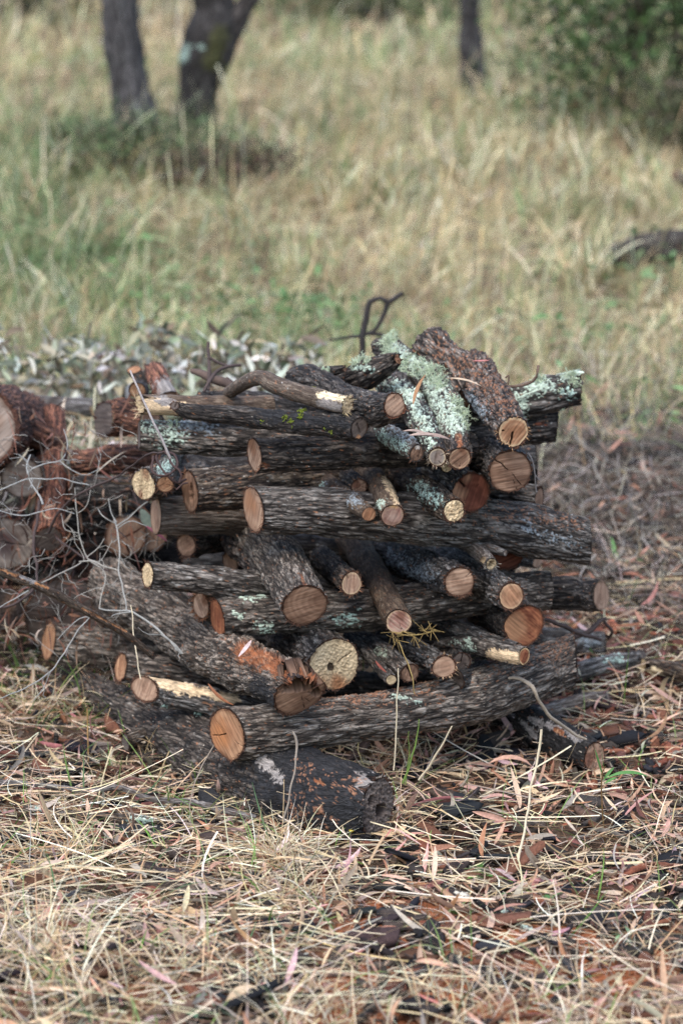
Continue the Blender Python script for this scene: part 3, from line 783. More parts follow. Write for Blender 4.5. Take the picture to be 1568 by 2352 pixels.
# ------------------------------------------------------------------ the second heap at the left
HEAP = "logs of the low heap at the left"
def hl(key, label, path, bark='redbrown', c0=None, c1=None, **k):
    k.setdefault('det', .75)
    return fl(key, label, path, bark, c0, c1, group=HEAP, **k)
hl('LP1', "big round butt with a thick fibrous red rim cut by the left picture edge",
   [(-42,985,.86,96),(-10,985,1.05,98),(40,990,1.35,95)], 'redbrown', cap(.88,'dimtan',40,dir=150,fray=260,fraylen=1.6,bt=2.6,rings=.5,nring=20,rim=(.075,.032,.020),fraycol=(.10,.042,.024),hsize=.35))
hl('LP1b', "short red-brown limb joining the big round butt to the upright red log",
   [(60,990,1.06,30),(90,1005,1.06,30),(125,1020,1.10,26)], 'redbrown')
hl('LP2', "grey weathered round end with blurred rings under the big round butt",
   [(51,1096,.92,50),(60,1085,1.15,50),(75,1075,1.4,50)], 'dark', cap(.93,'grey',-10,fray=160,fraylen=1.2,rings=.5,nring=20,marks=.4,dir=-100,rim=(.05,.04,.034),fraycol=(.14,.09,.06),hsize=.3))
hl('LP3', "upright-leaning flaky red log at the left with its cut end hanging down",
   [(112,1238,.86,36),(114,1180,.92,36),(116,1100,1.02,36),(120,1030,1.12,36),(120,950,1.24,28)], 'red', cap(.80,'dim',30,dir=-85,fray=140,fraylen=1.5,fraycol=(.22,.08,.04)), det=.9)
hl('LP4', "large round butt with a dark rotten heart at the left edge",
   [(20,1248,.96,62),(30,1235,1.2,62),(50,1220,1.5,60)], 'redbrown', cap(.93,'grey',-60,dir=-90,fray=60,stain=[(-.1,0,.5,(.075,.05,.05),.25)],cracks=[(-10,-.6,.6,.002)]))
hl('LP5', "huge grey-sawn butt half sunk behind the twigs at left",
   [(150,1412,1.02,92),(150,1395,1.3,92),(155,1380,1.6,90)], 'brown', cap(.95,'dim',-10,dir=-90,marks=1.5,fray=60,cracks=[(190,-.5,.8,.002),(240,.1,.8,.002)]))
hl('LP6', "tan oval butt with faint spots, left one of the pair in the heap",
   [(288,1232,.92,48),(300,1226,1.2,48),(320,1220,1.4,48)], 'brown', cap(.78,'tan',85,dir=-10,marks=.4,rim=(.2,.09,.05)), tint=.8)
hl('LP7', "tan oval butt partly hidden, right one of the pair in the heap",
   [(342,1222,1.02,44),(352,1216,1.3,44),(370,1210,1.5,44)], 'brown', cap(.80,'tan',85,dir=-10,marks=.4,rim=(.2,.09,.05)), tint=.8)
hl('LP8', "red-rimmed broken butt low on the left picture edge behind the brown stick",
   [(12,1400,.82,50),(-10,1395,1.05,52)], 'red', cap(.6,'dim',40,dir=-20,rough=1,fray=120,fraylen=1.5,stain=[(.3,.2,.4,(.34,.22,.14),.3)]), tint=.7)
hl('LP9', "red fibrous log lengthwise in the middle of the left heap",
   [(170,1062,1.12,30),(250,1058,1.10,34),(330,1052,1.06,34),(420,1050,1.05,34)], 'redbrown', tint=1.2)
hl('LP10', "dark grey-red log lengthwise below the red fibrous log",
   [(160,1128,1.02,34),(250,1130,1.0,36),(325,1132,.98,36)], 'dark', cap(.3,'dim',0,dir=180), cap(.6,'dim',20,dir=-10,rough=.6))
hl('LP11', "dark log lengthwise under the tan oval pair",
   [(150,1185,1.12,40),(260,1190,1.10,40),(420,1195,1.08,40)], 'dark')
hl('LP12', "chunk of shaggy red-brown log leaning against the weathered pole",
   [(240,962,.98,42),(290,958,.94,44),(345,965,.90,40)], 'redbrown', cap(.4,'dim',0,dir=180,jag=.8))
hl('LP13', "small log with an orange round end at the top left of the pile",
   [(316,898,.86,21),(325,890,1.0,22),(345,880,1.25,22)], 'dark', cap(.9,'orange',60,dir=-100,hmix=.2))
hl('LP14', "flaky red stump of a log leaning up behind the orange round end",
   [(350,835,1.05,20),(362,870,.98,26),(385,920,.92,30)], 'red', cap(.45,'dim',0,dir=95,jag=.6), patches=[('drift',380,890,400,930,24,.8)], det=.9)
hl('LP15', "small tan-topped log end beside the flaky red stump",
   [(309,849,1.02,16),(320,862,1.02,19),(335,885,1.02,19)], 'dark', cap(.5,'orange',0,dir=110))
hl('LP16', "grey weathered pole lying across behind the big round butt",
   [(-40,922,1.70,22),(90,928,1.70,22),(220,936,1.72,22)], 'drift', det=.5, tint=.7)
hl('LP17', "dark log at the base of the left heap beside the huge grey-sawn butt",
   [(250,1330,1.06,44),(210,1320,1.25,46),(180,1310,1.5,46)], 'redbrown', cap(.9,'dim',20), tint=.7)
for kx, (x0, x1, y, Y, r, lb) in enumerate(((-60,180,1150,1.5,60,"filler log added to darken the heap above the rotten-hearted butt"),
        (-60,420,1290,1.5,60,"filler log added to darken the heap behind the white twigs"),
        (-60,330,1460,1.35,44,"filler log added to darken the foot of the left heap"),
        (-60,420,1085,1.7,52,"filler log added to darken the gap behind the upright red log"),
        (120,420,1150,1.62,50,"filler log added to darken the gap between the upright red log and the stack"),
        (-60,420,1215,1.75,54,"filler log added to darken the gap behind the tan oval pair"),
        (-60,400,1375,1.75,56,"filler log added to darken the gap behind the huge grey-sawn butt"))):
    hl('hfill%d' % kx, lb, [(x0,y,Y,r),((x0+x1)/2,y,Y,r),(x1,y-4,Y,r)], 'dark', det=.4, tint=.7)  # added filler logs: they close the heap's gaps and keep them dark

# ------------------------------------------------------------------ wood lying on the ground
def gl(key, name, label, cat, pts, bark, c0=None, c1=None, up=.6, **k):
    """path of (px, py, r px): laid on the ground, raised by `up` radii"""
    out = []
    for (px, py, r) in pts:
        g = G(px, py); rr = r * depth(g) / FPX
        g = G(px, py, rr * up); out.append((*g, r * depth(g) / FPX))
    return make_log(key, name, label, cat, k.pop('group', None), out, bark, c0, c1, world=True, **k)

gl('G1', "firewood_log", "charcoal-dark log chunk with a cracked tan butt lying on the litter at right", "log",
   [(1366,1741,36),(1320,1718,42),(1270,1690,45),(1210,1660,42)], 'char', cap(.66,'tan',80,dir=-12,rough=.5,stain=[(-.55,0,.5,(.13,.05,.03),.2)],cracks=[(100,-.2,.9,.002)],fray=40,bt=.8), None,
   patches=[('drift',1225,1652,1330,1695,14,.35),('rust',1276,1675,1290,1682,9,.5),('drift',1200,1660,1225,1690,16,.35)], up=1.15)
gl('G1b', "bark_slab", "rotten bark slab under the bowed log beside the charcoal-dark chunk", "bark",
   [(1215,1690,14),(1170,1660,22),(1120,1650,20),(1080,1660,12)], 'rough', cap(.5,'dim',0,jag=1), tint=.8)
gl('G2', "driftwood_plank", "silvery weathered plank on the litter right of the bowed log", "wood",
   [(1396,1598,13),(1330,1612,18),(1260,1632,18),(1215,1646,14)], 'drift', cap(.3,'grey',0,jag=1.2), cap(.3,'grey',0,jag=1.2), flat=.8, up=1.6)
gl('G3', "fallen_branch", "grey bark-covered branch pointing right from the bowed log's far end", "branch",
   [(1476,1509,17),(1420,1520,20),(1360,1534,21),(1310,1548,20)], 'ash', cap(.4,'dim',0,jag=1), up=2.4, patches=[('mint',1395,1516,1430,1512,10,.4)])
gl('G4', "broken_branch", "brown broken branch with a split cream end at the right edge", "branch",
   [(1474,1526,15),(1510,1532,18),(1560,1542,20),(1640,1560,20)], 'brown', cap(.4,'pale',0,dir=170,jag=2.5,rough=1,fray=30,fraylen=2,fraycol=(.6,.48,.3)), up=2.2, patches=[('pale',1480,1536,1512,1548,10,.8)])
gl('G5', "fallen_branch", "small round branch on the straw with its broken tip left of the charred log", "branch",
   [(288,1706,22),(330,1690,21),(390,1668,19),(450,1645,17)], 'brown', cap(.4,'dim',0,dir=185,jag=1.2,fray=40), up=2.0)
gl('G6', "long_branch", "long thin grey branch snaking over the straw at lower left", "branch",
   [(-20,1797,6),(57,1801,6.5),(204,1816,6.5),(273,1810,7),(350,1836,7),(442,1843,7.5),(515,1862,8),(590,1880,7)], 'drift', up=5.5, det=1.2, tint=1.0)
gl('G7', "fallen_log", "half-buried dark log in the straw beside the charred log", "log",
   [(321,1834,18),(390,1818,22),(450,1802,26),(505,1788,27)], 'char', cap(.3,'dim',0), cap(.3,'dim',0), tint=1.6, up=.3)
gl('G8', "long_branch", "second thin branch below the snaking one, patched with lichen", "branch",
   [(40,1852,9),(130,1868,9),(230,1876,11),(330,1884,9),(460,1900,8)], 'brown', up=2.6, patches=[('mint',300,1880,340,1886,9,.5),('mint',80,1858,110,1862,9,.4)])
gl('G9', "fallen_branch", "dark stick lying level in the straw low on the left", "branch",
   [(318,2032,12),(390,2042,15),(460,2048,14),(532,2056,13)], 'brown', cap(.4,'dim',0,jag=1), cap(.4,'dim',0,jag=1), up=1.5)
gl('G10', "fallen_branch", "thin black stick below the level dark stick", "branch",
   [(246,2124,6),(310,2116,9),(392,2102,8)], 'char', up=2.6)
gl('G11', "charred_stick", "charred black stick slanting up on bare red soil at the bottom", "stick",
   [(899,2284,9),(940,2256,11),(991,2218,8)], 'char', cap(.5,'dim',0,jag=1), cap(.5,'dim',0,jag=1), up=2.6)
gl('G12', "fallen_twig", "short lichened twig lying on red soil at lower right", "twig",
   [(1150,2094,9),(1190,2118,8),(1230,2148,7)], 'drift', cap(.6,'dim',0), up=.9, patches=[('mint',1150,2096,1230,2146,9,.35)])
gl('G13', "bark_slab", "long tan-edged bark slab sticking out below the charred end", "bark",
   [(826,1890,14),(870,1912,17),(920,1938,19),(968,1962,13)], 'brown', cap(.5,'dim',0,jag=1), cap(.5,'dim',0,jag=1), up=.5, flat=.6, patches=[('bare',830,1885,900,1915,9,.5),('char',900,1935,960,1960,16,.4)])
gl('G14', "bark_slab", "dark bark plate flat on the soil at lower right", "bark",
   [(1372,2140,13),(1410,2120,18),(1452,2096,12)], 'rough', cap(.4,'dim',0,jag=1.5), cap(.4,'dim',0,jag=1.5), up=.3, flat=.5, tint=.5, lump=3)
gl('G15', "bark_slab", "reddish bark strip in the litter behind the charcoal-dark chunk", "bark",
   [(1330,1650,8),(1370,1664,13),(1425,1680,9)], 'redbrown', up=.5, flat=.7)
gl('G16', "bark_slab", "black bark flake in front of the charcoal-dark chunk", "bark",
   [(1178,1884,8),(1205,1872,12),(1232,1874,8)], 'rough', cap(.4,'dim',0,jag=1.5), cap(.4,'dim',0,jag=1.5), up=.4, flat=.5, tint=.45, lump=3)
gl('G17', "bark_slab", "long black bark sliver near the green seedling", "bark",
   [(1150,1770,8),(1190,1796,11),(1240,1830,8)], 'char', up=.6, flat=.7)
gl('G18', "bark_slab", "brown bark piece on the straw at the left below the stack", "bark",
   [(220,1790,14),(250,1775,17),(300,1785,10)], 'redbrown', up=.4, flat=.7)
gl('G19', "fallen_log", "dark fallen log far off at the right edge of the grass", "log",
   [(1395,592,26),(1480,572,38),(1640,556,44)], 'dark', det=.4, up=1.2, tint=.8)
gl('G20', "fallen_log", "blurred dark log behind the needle litter at right, nearer one", "log",
   [(1240,1038,24),(1320,1046,26),(1480,1040,28),(1640,1030,26)], 'dark', det=.4, up=.3, tint=.9)
gl('G21', "fallen_log", "blurred dark log behind the needle litter at right, farther one", "log",
   [(1280,950,20),(1400,962,22),(1520,960,20),(1640,950,20)], 'dark', det=.4, up=.3, tint=.9)
make_log('G22', "broken_branch", "brown broken branch tip poking in at the right edge above the grass", "branch", None,
   [(1548,398,7.0,9),(1575,415,7.0,14),(1640,450,7.0,16)], 'brown', cap(.6,'tan',0,jag=1), det=.5)

make_log('bstick', "brown_stick", "long brown stick slanting down from the left edge in front of the heap", "stick", None,
   [(-60,1290,-.05,12),(0,1312,-.02,11.5),(100,1352,.04,11),(200,1405,.10,10),(290,1458,.16,9),(352,1507,.20,7)], 'smooth', cap(.5,'dim',0), cap(.5,'dim',0,jag=.6), det=1.3, tint=.75,
   patches=[('orange',-20,1300,110,1350,5,.5),('orange',190,1398,290,1450,4,.4),('drift',55,1325,75,1335,7,.7),('char',0,1325,350,1515,5,.3)], lump=1.5)
# ------------------------------------------------------------------ ground
def ground_material():
    m = bpy.data.materials.new("forest_soil"); m.use_nodes = True
    t = m.node_tree; N = t.nodes; L = t.links; b = N["Principled BSDF"]
    b.inputs["Roughness"].default_value = .95; b.inputs["Specular IOR Level"].default_value = .1
    a = N.new("ShaderNodeAttribute"); a.attribute_name = "col"
    g = N.new("ShaderNodeNewGeometry")
    n = N.new("ShaderNodeTexNoise"); n.inputs["Scale"].default_value = 130; n.inputs["Detail"].default_value = 6
    L.new(g.outputs["Position"], n.inputs["Vector"])
    r = N.new("ShaderNodeMapRange"); r.inputs["From Min"].default_value = .3; r.inputs["From Max"].default_value = .7
    r.inputs["To Min"].default_value = .35; r.inputs["To Max"].default_value = 1.6
    L.new(n.outputs[0], r.inputs["Value"])
    x = N.new("ShaderNodeVectorMath"); x.operation = 'MULTIPLY'
    L.new(a.outputs["Color"], x.inputs[0]); L.new(r.outputs[0], x.inputs[1]); L.new(x.outputs[0], b.inputs["Base Color"])
    bp = N.new("ShaderNodeBump"); bp.inputs["Strength"].default_value = .9; bp.inputs["Distance"].default_value = .006
    L.new(n.outputs[0], bp.inputs["Height"]); L.new(bp.outputs[0], b.inputs["Normal"])
    return m
def axis(lo, hi, n0, far, n1):
    a = np.linspace(lo, hi, n0); e = np.geomspace(.1, far, n1)
    return np.concatenate([(lo - e)[::-1], a, hi + e])
gx = axis(-2.2, 2.2, 220, 120, 40); gy = axis(-1.6, 8, 380, 200, 40)
XX, YY = np.meshgrid(gx, gy, indexing='ij')
ZZ = gz(XX, np.clip(YY, -3, 60))
pz = np.stack([XX.ravel(), YY.ravel(), ZZ.ravel()], 1)
def redmask(x, y):
    q = np.stack([x, y, x * 0], 1)
    d = np.minimum(np.hypot((x - .30) / .46, (y + .84) / .34), np.hypot((x - .02) / .42, (y + 1.05) / .24))
    return sstep(1.1, .5, d + .5 * noise(q / .16))
rm_ = redmask(pz[:, 0], pz[:, 1])
gq = np.stack([pz[:, 0], pz[:, 1], pz[:, 0] * 0], 1)
hum = lerp(np.array((.045, .030, .021))[None], np.array((.105, .065, .042))[None], np.clip(.5 + noise(gq / .12), 0, 1)[:, None])
gcol = lerp(hum, np.array((.30, .105, .045))[None], rm_[:, None])
gcol = lerp(gcol, np.array((.145, .110, .065))[None] * (1 + .5 * noise(gq / .5))[:, None], sstep(2.6, 4.2, pz[:, 1])[:, None])
nx, ny = XX.shape
gi = np.arange(nx * ny).reshape(nx, ny)
gf = np.stack([gi[:-1, :-1], gi[1:, :-1], gi[1:, 1:], gi[:-1, 1:]], -1).reshape(-1, 4)
tag(build("ground", pz, [gf], ground_material(), gcol), kind='structure')

# ------------------------------------------------------------------ ribbons: stems, blades and leaves
def ribbons(base, az, el, bend, azb, ln, wd, col, K=5, prof='taper', roll=None, fold=0.0, z0=None, colend=None):
    n = len(base)
    t = np.linspace(0, 1, K + 1)
    E = el[:, None] + bend[:, None] * t[None]
    A = az[:, None] + azb[:, None] * t[None]
    d = np.stack([np.cos(E) * np.cos(A), np.cos(E) * np.sin(A), np.sin(E)], -1) * (ln[:, None, None] / K)
    c = np.concatenate([np.zeros((n, 1, 3)), np.cumsum((d[:, :-1] + d[:, 1:]) / 2, axis=1)], 1) + base[:, None]
    T = d / (np.linalg.norm(d, axis=2)[..., None] + 1e-9)
    side = np.stack([-np.sin(A), np.cos(A), np.zeros_like(A)], -1)
    nor = np.cross(T, side)
    if roll is None: roll = rng.normal(0, .5, n)
    rl = roll[:, None, None]
    side, nor = side * np.cos(rl) + nor * np.sin(rl), nor * np.cos(rl) - side * np.sin(rl)
    if prof == 'taper': w = np.clip(1.15 - t ** 2, .12, 1)
    elif prof == 'leaf': w = np.sin(np.pi * np.clip(t * .96 + .03, 0, 1)) ** .8 + .03
    elif prof == 'stem': w = np.ones_like(t) * .9 + .1
    elif prof == 'seed': w = .55 + 1.6 * np.exp(-((t - .86) / .09) ** 2) ; 
    w = w[None] * wd[:, None] / 2
    if fold:
        va = c + side * w[..., None] + nor * w[..., None] * fold; vb = c; vc = c - side * w[..., None] + nor * w[..., None] * fold
        V = np.stack([va, vb, vc], 2); k = 3
    else:
        V = np.stack([c + side * w[..., None], c - side * w[..., None]], 2); k = 2
    idx = np.arange(n * (K + 1) * k).reshape(n, K + 1, k)
    fs = [np.stack([idx[:, :-1, j], idx[:, 1:, j], idx[:, 1:, j+1], idx[:, :-1, j+1]], -1).reshape(-1, 4) for j in range(k - 1)]
    ce = col if colend is None else colend
    CC = lerp(col[:, None, None, :], ce[:, None, None, :], t[None, :, None, None]) + np.zeros((n, K + 1, k, 3))
    return V.reshape(-1, 3), np.concatenate(fs), CC.reshape(-1, 3)

def tubes(lines, rad, cols, sides=5):
    """lines: list of (k,3) arrays, rad: list of (k,) radii"""
    V = []; Fq = []; Cc = []; nv = 0
    for p, r, c in zip(lines, rad, cols):
        p = np.asarray(p, float); k = len(p)
        T = np.gradient(p, axis=0); T /= np.linalg.norm(T, axis=1)[:, None] + 1e-12
        a = np.array([.31, .52, .8]); n1 = np.cross(T, a); n1 /= np.linalg.norm(n1, axis=1)[:, None] + 1e-9
        n2 = np.cross(T, n1)
        th = np.linspace(0, 2 * math.pi, sides, endpoint=False)
        v = p[:, None] + (n1[:, None] * np.cos(th)[None, :, None] + n2[:, None] * np.sin(th)[None, :, None]) * np.asarray(r)[:, None, None]
        i = np.arange(k * sides).reshape(k, sides) + nv
        V.append(v.reshape(-1, 3)); nv += k * sides
        Fq.append(np.stack([i[:-1], np.roll(i[:-1], -1, 1), np.roll(i[1:], -1, 1), i[1:]], -1).reshape(-1, 4))
        cc = np.asarray(c, float)
        if cc.ndim == 1: cc = np.repeat(cc[None], k, 0)
        Cc.append(np.repeat(cc[:, None], sides, 1).reshape(-1, 3))
    return np.concatenate(V), np.concatenate(Fq), np.concatenate(Cc)

def pal(cols, n, p=None, j=.18):
    cols = np.array(cols); i = rng.choice(len(cols), n, p=p)
    return np.clip(cols[i] * (1 + rng.normal(0, j, (n, 1))) * (1 + rng.normal(0, .05, (n, 3))), .004, .95)

def stuff(name, parts, mat, label, cat):
    nv = 0; V = []; Fs = []; C = []
    for v, f, c in parts:
        V.append(v); C.append(c); Fs.append(f + nv); nv += len(v)
    V = np.concatenate(V)
    return tag(build(name, V, [np.concatenate(Fs)], mat, np.concatenate(C), V), label, cat, kind='stuff')

def on_ground(x, y, h):
    return np.stack([x, y, gz(x, y) + h], 1)

def scatter(n, y0, y1, margin=.28, power=1.0):
    """points over the wedge of ground in front of the camera and a little beside it"""
    y = y0 + (y1 - y0) * rng.random(n) ** power
    half = .1334 * (y + 5) + margin
    x = rng.uniform(-1, 1, n) * half
    return x, y

# ---- the litter in front and round the pile
STRAW = [(.70,.55,.34),(.78,.65,.44),(.58,.42,.24),(.84,.74,.56),(.49,.33,.18),(.45,.38,.28)]
n = 21000
x, y = scatter(n, -1.35, 1.9, .3, .9)
zx, zy, _ = project(on_ground(x, y, 0))
pk = np.ones(n); pk *= 1 - .62 * sstep(820, 1000, zx) * sstep(2150, 1850, zy); pk *= 1 - .45 * sstep(620, 450, zx) * sstep(1900, 1700, zy); pk *= 1 - .6 * redmask(x, y)
pk *= 1 - .25 * sstep(1300, 1500, zx); pk *= np.clip(.75 + 1.1 * noise(np.stack([x, y, x * 0], 1) / .17), .12, 1)
keep = rng.random(n) < pk
x, y = x[keep], y[keep]; n = len(x)
ln = np.clip(rng.lognormal(-2.35, .6, n), .03, .38)
az = rng.normal(.12, 1.0, n) + np.where(rng.random(n) < .5, math.pi, 0)
az = np.where(rng.random(n) < .3, rng.uniform(0, 6.28, n), az)
hh = rng.uniform(.002, .040, n)
straw = ribbons(on_ground(x, y, hh), az, rng.normal(.03, .13, n), rng.normal(-.10, .22, n), rng.normal(0, .5, n), ln, rng.gamma(5.0, .00030, n) + .0005,
                pal(STRAW, n, [.26,.24,.16,.14,.10,.10]), 5, 'stem', rng.uniform(-.9, .9, n))
tag(stuff("dry_straw", [straw], M_STRAW, "pale dry straw strewn thickly over the ground around the pile", "straw"))
LEAVES = [(.50,.29,.19),(.54,.32,.26),(.36,.18,.10),(.58,.42,.27),(.42,.17,.15),(.32,.27,.21),(.44,.35,.27),(.58,.40,.39)]
n = 10500
x, y = scatter(n, -1.35, 1.8, .3, .95)
keep = rng.random(n) < np.where(y > .9, .55, 1.0) * (1 - .6 * redmask(x, y)) * np.clip(.8 + .9 * noise(np.stack([x, y, x * 0], 1) / .2 + 50), .2, 1)
x, y = x[keep], y[keep]; n = len(x)
ln = np.clip(rng.lognormal(-3.05, .45, n), .018, .11)
leaf = ribbons(on_ground(x, y, rng.uniform(.001, .026, n)), rng.uniform(0, 6.28, n), rng.normal(.08, .3, n), rng.normal(-.2, .8, n), rng.normal(0, .7, n), ln,
               np.clip(ln * rng.uniform(.07, .19, n), .003, .012), pal(LEAVES, n, [.2,.10,.19,.18,.06,.13,.11,.03]), 6, 'leaf', rng.normal(0, .8, n), fold=.35)
stuff("leaf_litter", [leaf], M_LEAF, "narrow pink, tan and brown gum leaves scattered over the ground", "leaf litter")
# fine fibre and crumbs that close the gaps
n = 34000
x, y = scatter(n, -1.35, 2.6, .3, .9)
ln = rng.uniform(.008, .05, n)
fib = ribbons(on_ground(x, y, rng.uniform(0, .014, n)), rng.uniform(0, 6.28, n), rng.normal(.05, .25, n), rng.normal(-.1, .5, n), rng.normal(0, .8, n), ln, rng.uniform(.0008, .003, n),
              pal([(.08,.052,.036),(.20,.115,.068),(.36,.235,.145),(.04,.03,.024),(.28,.225,.17),(.24,.11,.06)], n), 3, 'leaf', rng.uniform(-.8, .8, n))
stuff("litter_fibres", [fib], M_LEAF, "crumbled bark fibre and leaf bits between the straw", "litter")
# bark crumbs: small bent slabs with thickness
def chips(n, y0, y1, size, cols, p=None, x0=None):
    x, y = scatter(n, y0, y1, .3, 1.0)
    if x0 is not None: x = rng.uniform(*x0, n)
    a = rng.uniform(0, 6.28, n); L_ = size * rng.lognormal(0, .5, n); W_ = L_ * rng.uniform(.2, .55, n); H_ = np.clip(L_ * .16, .0015, .008)
    K = 6
    t = np.linspace(-1, 1, K)
    pr = np.sqrt(np.clip(1 - t ** 2 * .8, .05, 1))[None] * (1 + rng.normal(0, .22, (n, K)))
    cx = np.stack([np.cos(a), np.sin(a), np.zeros(n)], 1); sx = np.stack([-np.sin(a), np.cos(a), rng.normal(0, .35, n)], 1)
    cx[:, 2] = rng.normal(0, .22, n)
    b = on_ground(x, y, H_ * .6 + rng.uniform(0, .012, n))
    up = np.array([0, 0, 1.0])
    cen = b[:, None] + cx[:, None] * (t[None] * L_[:, None] / 2)[..., None]
    wv = sx[:, None] * (pr * W_[:, None] / 2)[..., None]
    hv = up * H_[:, None, None] * (1 + rng.normal(0, .25, (n, K, 1)))
    V = np.stack([cen + wv - hv * .3, cen + wv * .75 + hv * .6, cen - wv * .7 + hv * .7, cen - wv - hv * .3], 2)
    i = np.arange(n * K * 4).reshape(n, K, 4)
    f = np.concatenate([np.stack([i[:, :-1, j], i[:, 1:, j], i[:, 1:, (j+1) % 4], i[:, :-1, (j+1) % 4]], -1).reshape(-1, 4) for j in range(4)] + [i[:, 0].reshape(-1, 4)[:, ::-1], i[:, -1].reshape(-1, 4)])
    c = np.repeat(pal(cols, n, p, .3)[:, None], K * 4, 1).reshape(-1, 3)
    return V.reshape(-1, 3), f, c
stuff("bark_litter", [chips(1700, -1.3, 2.0, .034, [(.030,.024,.022),(.050,.038,.032),(.16,.060,.034),(.11,.065,.042),(.022,.022,.024)]),
                      chips(650, -1.1, .9, .060, [(.030,.024,.022),(.050,.038,.032),(.13,.055,.034),(.020,.020,.022)]),
                      chips(850, .2, 1.4, .030, [(.19,.070,.042),(.26,.10,.06),(.12,.060,.045),(.05,.038,.032)], None, (.45, 1.25)), chips(500, 1.4, 3.2, .04, [(.05,.04,.035),(.03,.025,.022)], None, (.4, 1.6))],
      M_CHIP, "dark bark crumbs lying among the leaves and straw", "bark litter")
# ---- green shoots and dry tufts
n = 900
x, y = scatter(n, -1.3, 1.4, .25)
x = np.where(rng.random(n) < .55, -np.abs(x), x)
green = ribbons(on_ground(x, y, np.zeros(n)), rng.uniform(0, 6.28, n), rng.uniform(.35, 1.3, n), rng.normal(-.8, .5, n), rng.normal(0, .4, n), rng.uniform(.04, .16, n), rng.uniform(.0015, .0042, n),
                pal([(.10,.19,.035),(.16,.25,.07),(.07,.13,.05),(.24,.27,.11)], n), 6, 'taper')
stuff("green_grass", [green], M_STRAW, "thin green grass shoots coming up through the straw", "grass")
def tuft(cx, cy, n, spread, l0, l1, cols, el=(.5, 1.4), w=(.0014, .003)):
    x = cx + rng.normal(0, spread, n); y = cy + rng.normal(0, spread * .8, n)
    return ribbons(on_ground(x, y, np.zeros(n)), rng.uniform(0, 6.28, n), rng.uniform(*el, n), rng.normal(-.9, .6, n), rng.normal(0, .4, n), rng.uniform(l0, l1, n), rng.uniform(*w, n), pal(cols, n), 7, 'taper')
tf = []
for (px, py, k, sp, l0, l1) in ((650,1990,190,.03,.06,.15),(690,2080,120,.05,.05,.14),(120,2000,90,.06,.08,.2),(60,2200,120,.06,.08,.22),(200,2300,100,.07,.08,.2),(420,2250,100,.07,.06,.16),(700,2330,120,.06,.06,.16),(900,1900,50,.02,.05,.12),
        (1300,2330,110,.08,.05,.14),(1500,2200,90,.07,.06,.15),(1050,2330,110,.08,.05,.13),(1480,1950,60,.06,.05,.14),(950,1760,60,.05,.04,.11),(80,1650,80,.05,.06,.16),(200,1640,60,.06,.06,.16),(390,1740,70,.05,.05,.12),(1520,1640,60,.06,.05,.12)):
    g = G(px, py); tf.append(tuft(g[0], g[1], k, sp, l0, l1, STRAW))
stuff("dry_grass", tf, M_STRAW, "tufts of bleached dry grass standing in the litter", "grass")
gt = []
for (px, py, k) in ((30,1560,30),(110,1640,26),(200,1600,20),(250,1660,16),(420,1880,14),(330,1960,12),(20,2330,26),(1490,2100,10)):
    g = G(px, py); gt.append(tuft(g[0], g[1], k, .05, .06, .2, [(.10,.19,.035),(.16,.25,.07),(.20,.24,.08)], (.2, 1.2), (.002, .0045)))
stuff("green_grass", gt, M_STRAW, "clumps of green grass blades on the left side of the ground", "grass")

# ---- needle litter at the right, behind the pile
n = 19000
y = rng.uniform(.95, 4.6, n); x = rng.uniform(.20, 1.95, n)
keep = rng.random(n) < sstep(4.5, 2.6, y + .8 * noise(np.stack([x, y, x * 0], 1) / .45)) * sstep(.95, 1.5, y + .35 * noise(np.stack([x, y, x * 0], 1) / .2)) * sstep(.2, .5, x)
x, y = x[keep], y[keep]; n = len(x)
need = ribbons(on_ground(x, y, rng.gamma(1.3, .022, n)), rng.uniform(0, 6.28, n), rng.normal(.05, .35, n), rng.normal(-.1, .7, n), rng.normal(0, 1.5, n), rng.uniform(.05, .2, n), rng.uniform(.0014, .0034, n),
               pal([(.20,.176,.142),(.32,.285,.235),(.115,.094,.070),(.42,.38,.32),(.15,.118,.085),(.055,.045,.038),(.22,.165,.12)], n), 6, 'stem', rng.uniform(-1, 1, n))
stuff("needle_litter", [need], M_STRAW, "grey-brown mat of fine fallen twigs and needles at right of the pile", "litter")
n = 1100
y = rng.uniform(.8, 3.4, n); x = rng.uniform(.3, 1.7, n)
lf2 = ribbons(on_ground(x, y, rng.uniform(0, .07, n)), rng.uniform(0, 6.28, n), rng.normal(.05, .3, n), rng.normal(-.1, .5, n), rng.normal(0, .5, n), rng.uniform(.04, .1, n), rng.uniform(.005, .012, n),
              pal([(.30,.13,.08),(.42,.24,.16),(.22,.15,.11),(.45,.36,.26)], n), 4, 'leaf', rng.normal(0, .6, n))
stuff("leaf_litter", [lf2], M_LEAF, "brown leaves mixed into the grey needle mat", "leaf litter")

# ---- heap of pale dry leaves behind the left end of the pile
n = 6500
x = rng.normal(-.42, .34, n); x = np.where(x < -1.35, rng.uniform(-1.3, 0, n), x); x = np.minimum(x, .16 + rng.normal(0, .06, n)); y = rng.uniform(1.75, 2.9, n)
top = .44 * np.exp(-((y - 2.35) / .5) ** 2) * sstep(.25, -.15, x) * (1 + .35 * noise(np.stack([x, y, x * 0], 1) / .16))
hp = ribbons(on_ground(x, y, top * rng.random(n) ** .35), rng.uniform(0, 6.28, n), rng.normal(0, .6, n), rng.normal(-.2, .7, n), rng.normal(0, .5, n), rng.uniform(.035, .085, n), rng.uniform(.010, .024, n),
             pal([(.36,.36,.28),(.56,.55,.47),(.21,.24,.16),(.43,.37,.26),(.11,.12,.07),(.66,.65,.58),(.26,.21,.13),(.15,.11,.07)], n), 6, 'leaf', rng.normal(0, 1.0, n), fold=.25)
stuff("leaf_heap", [hp], M_LEAF, "heap of pale grey-green dried leaves behind the left of the pile", "leaves")
n = 900
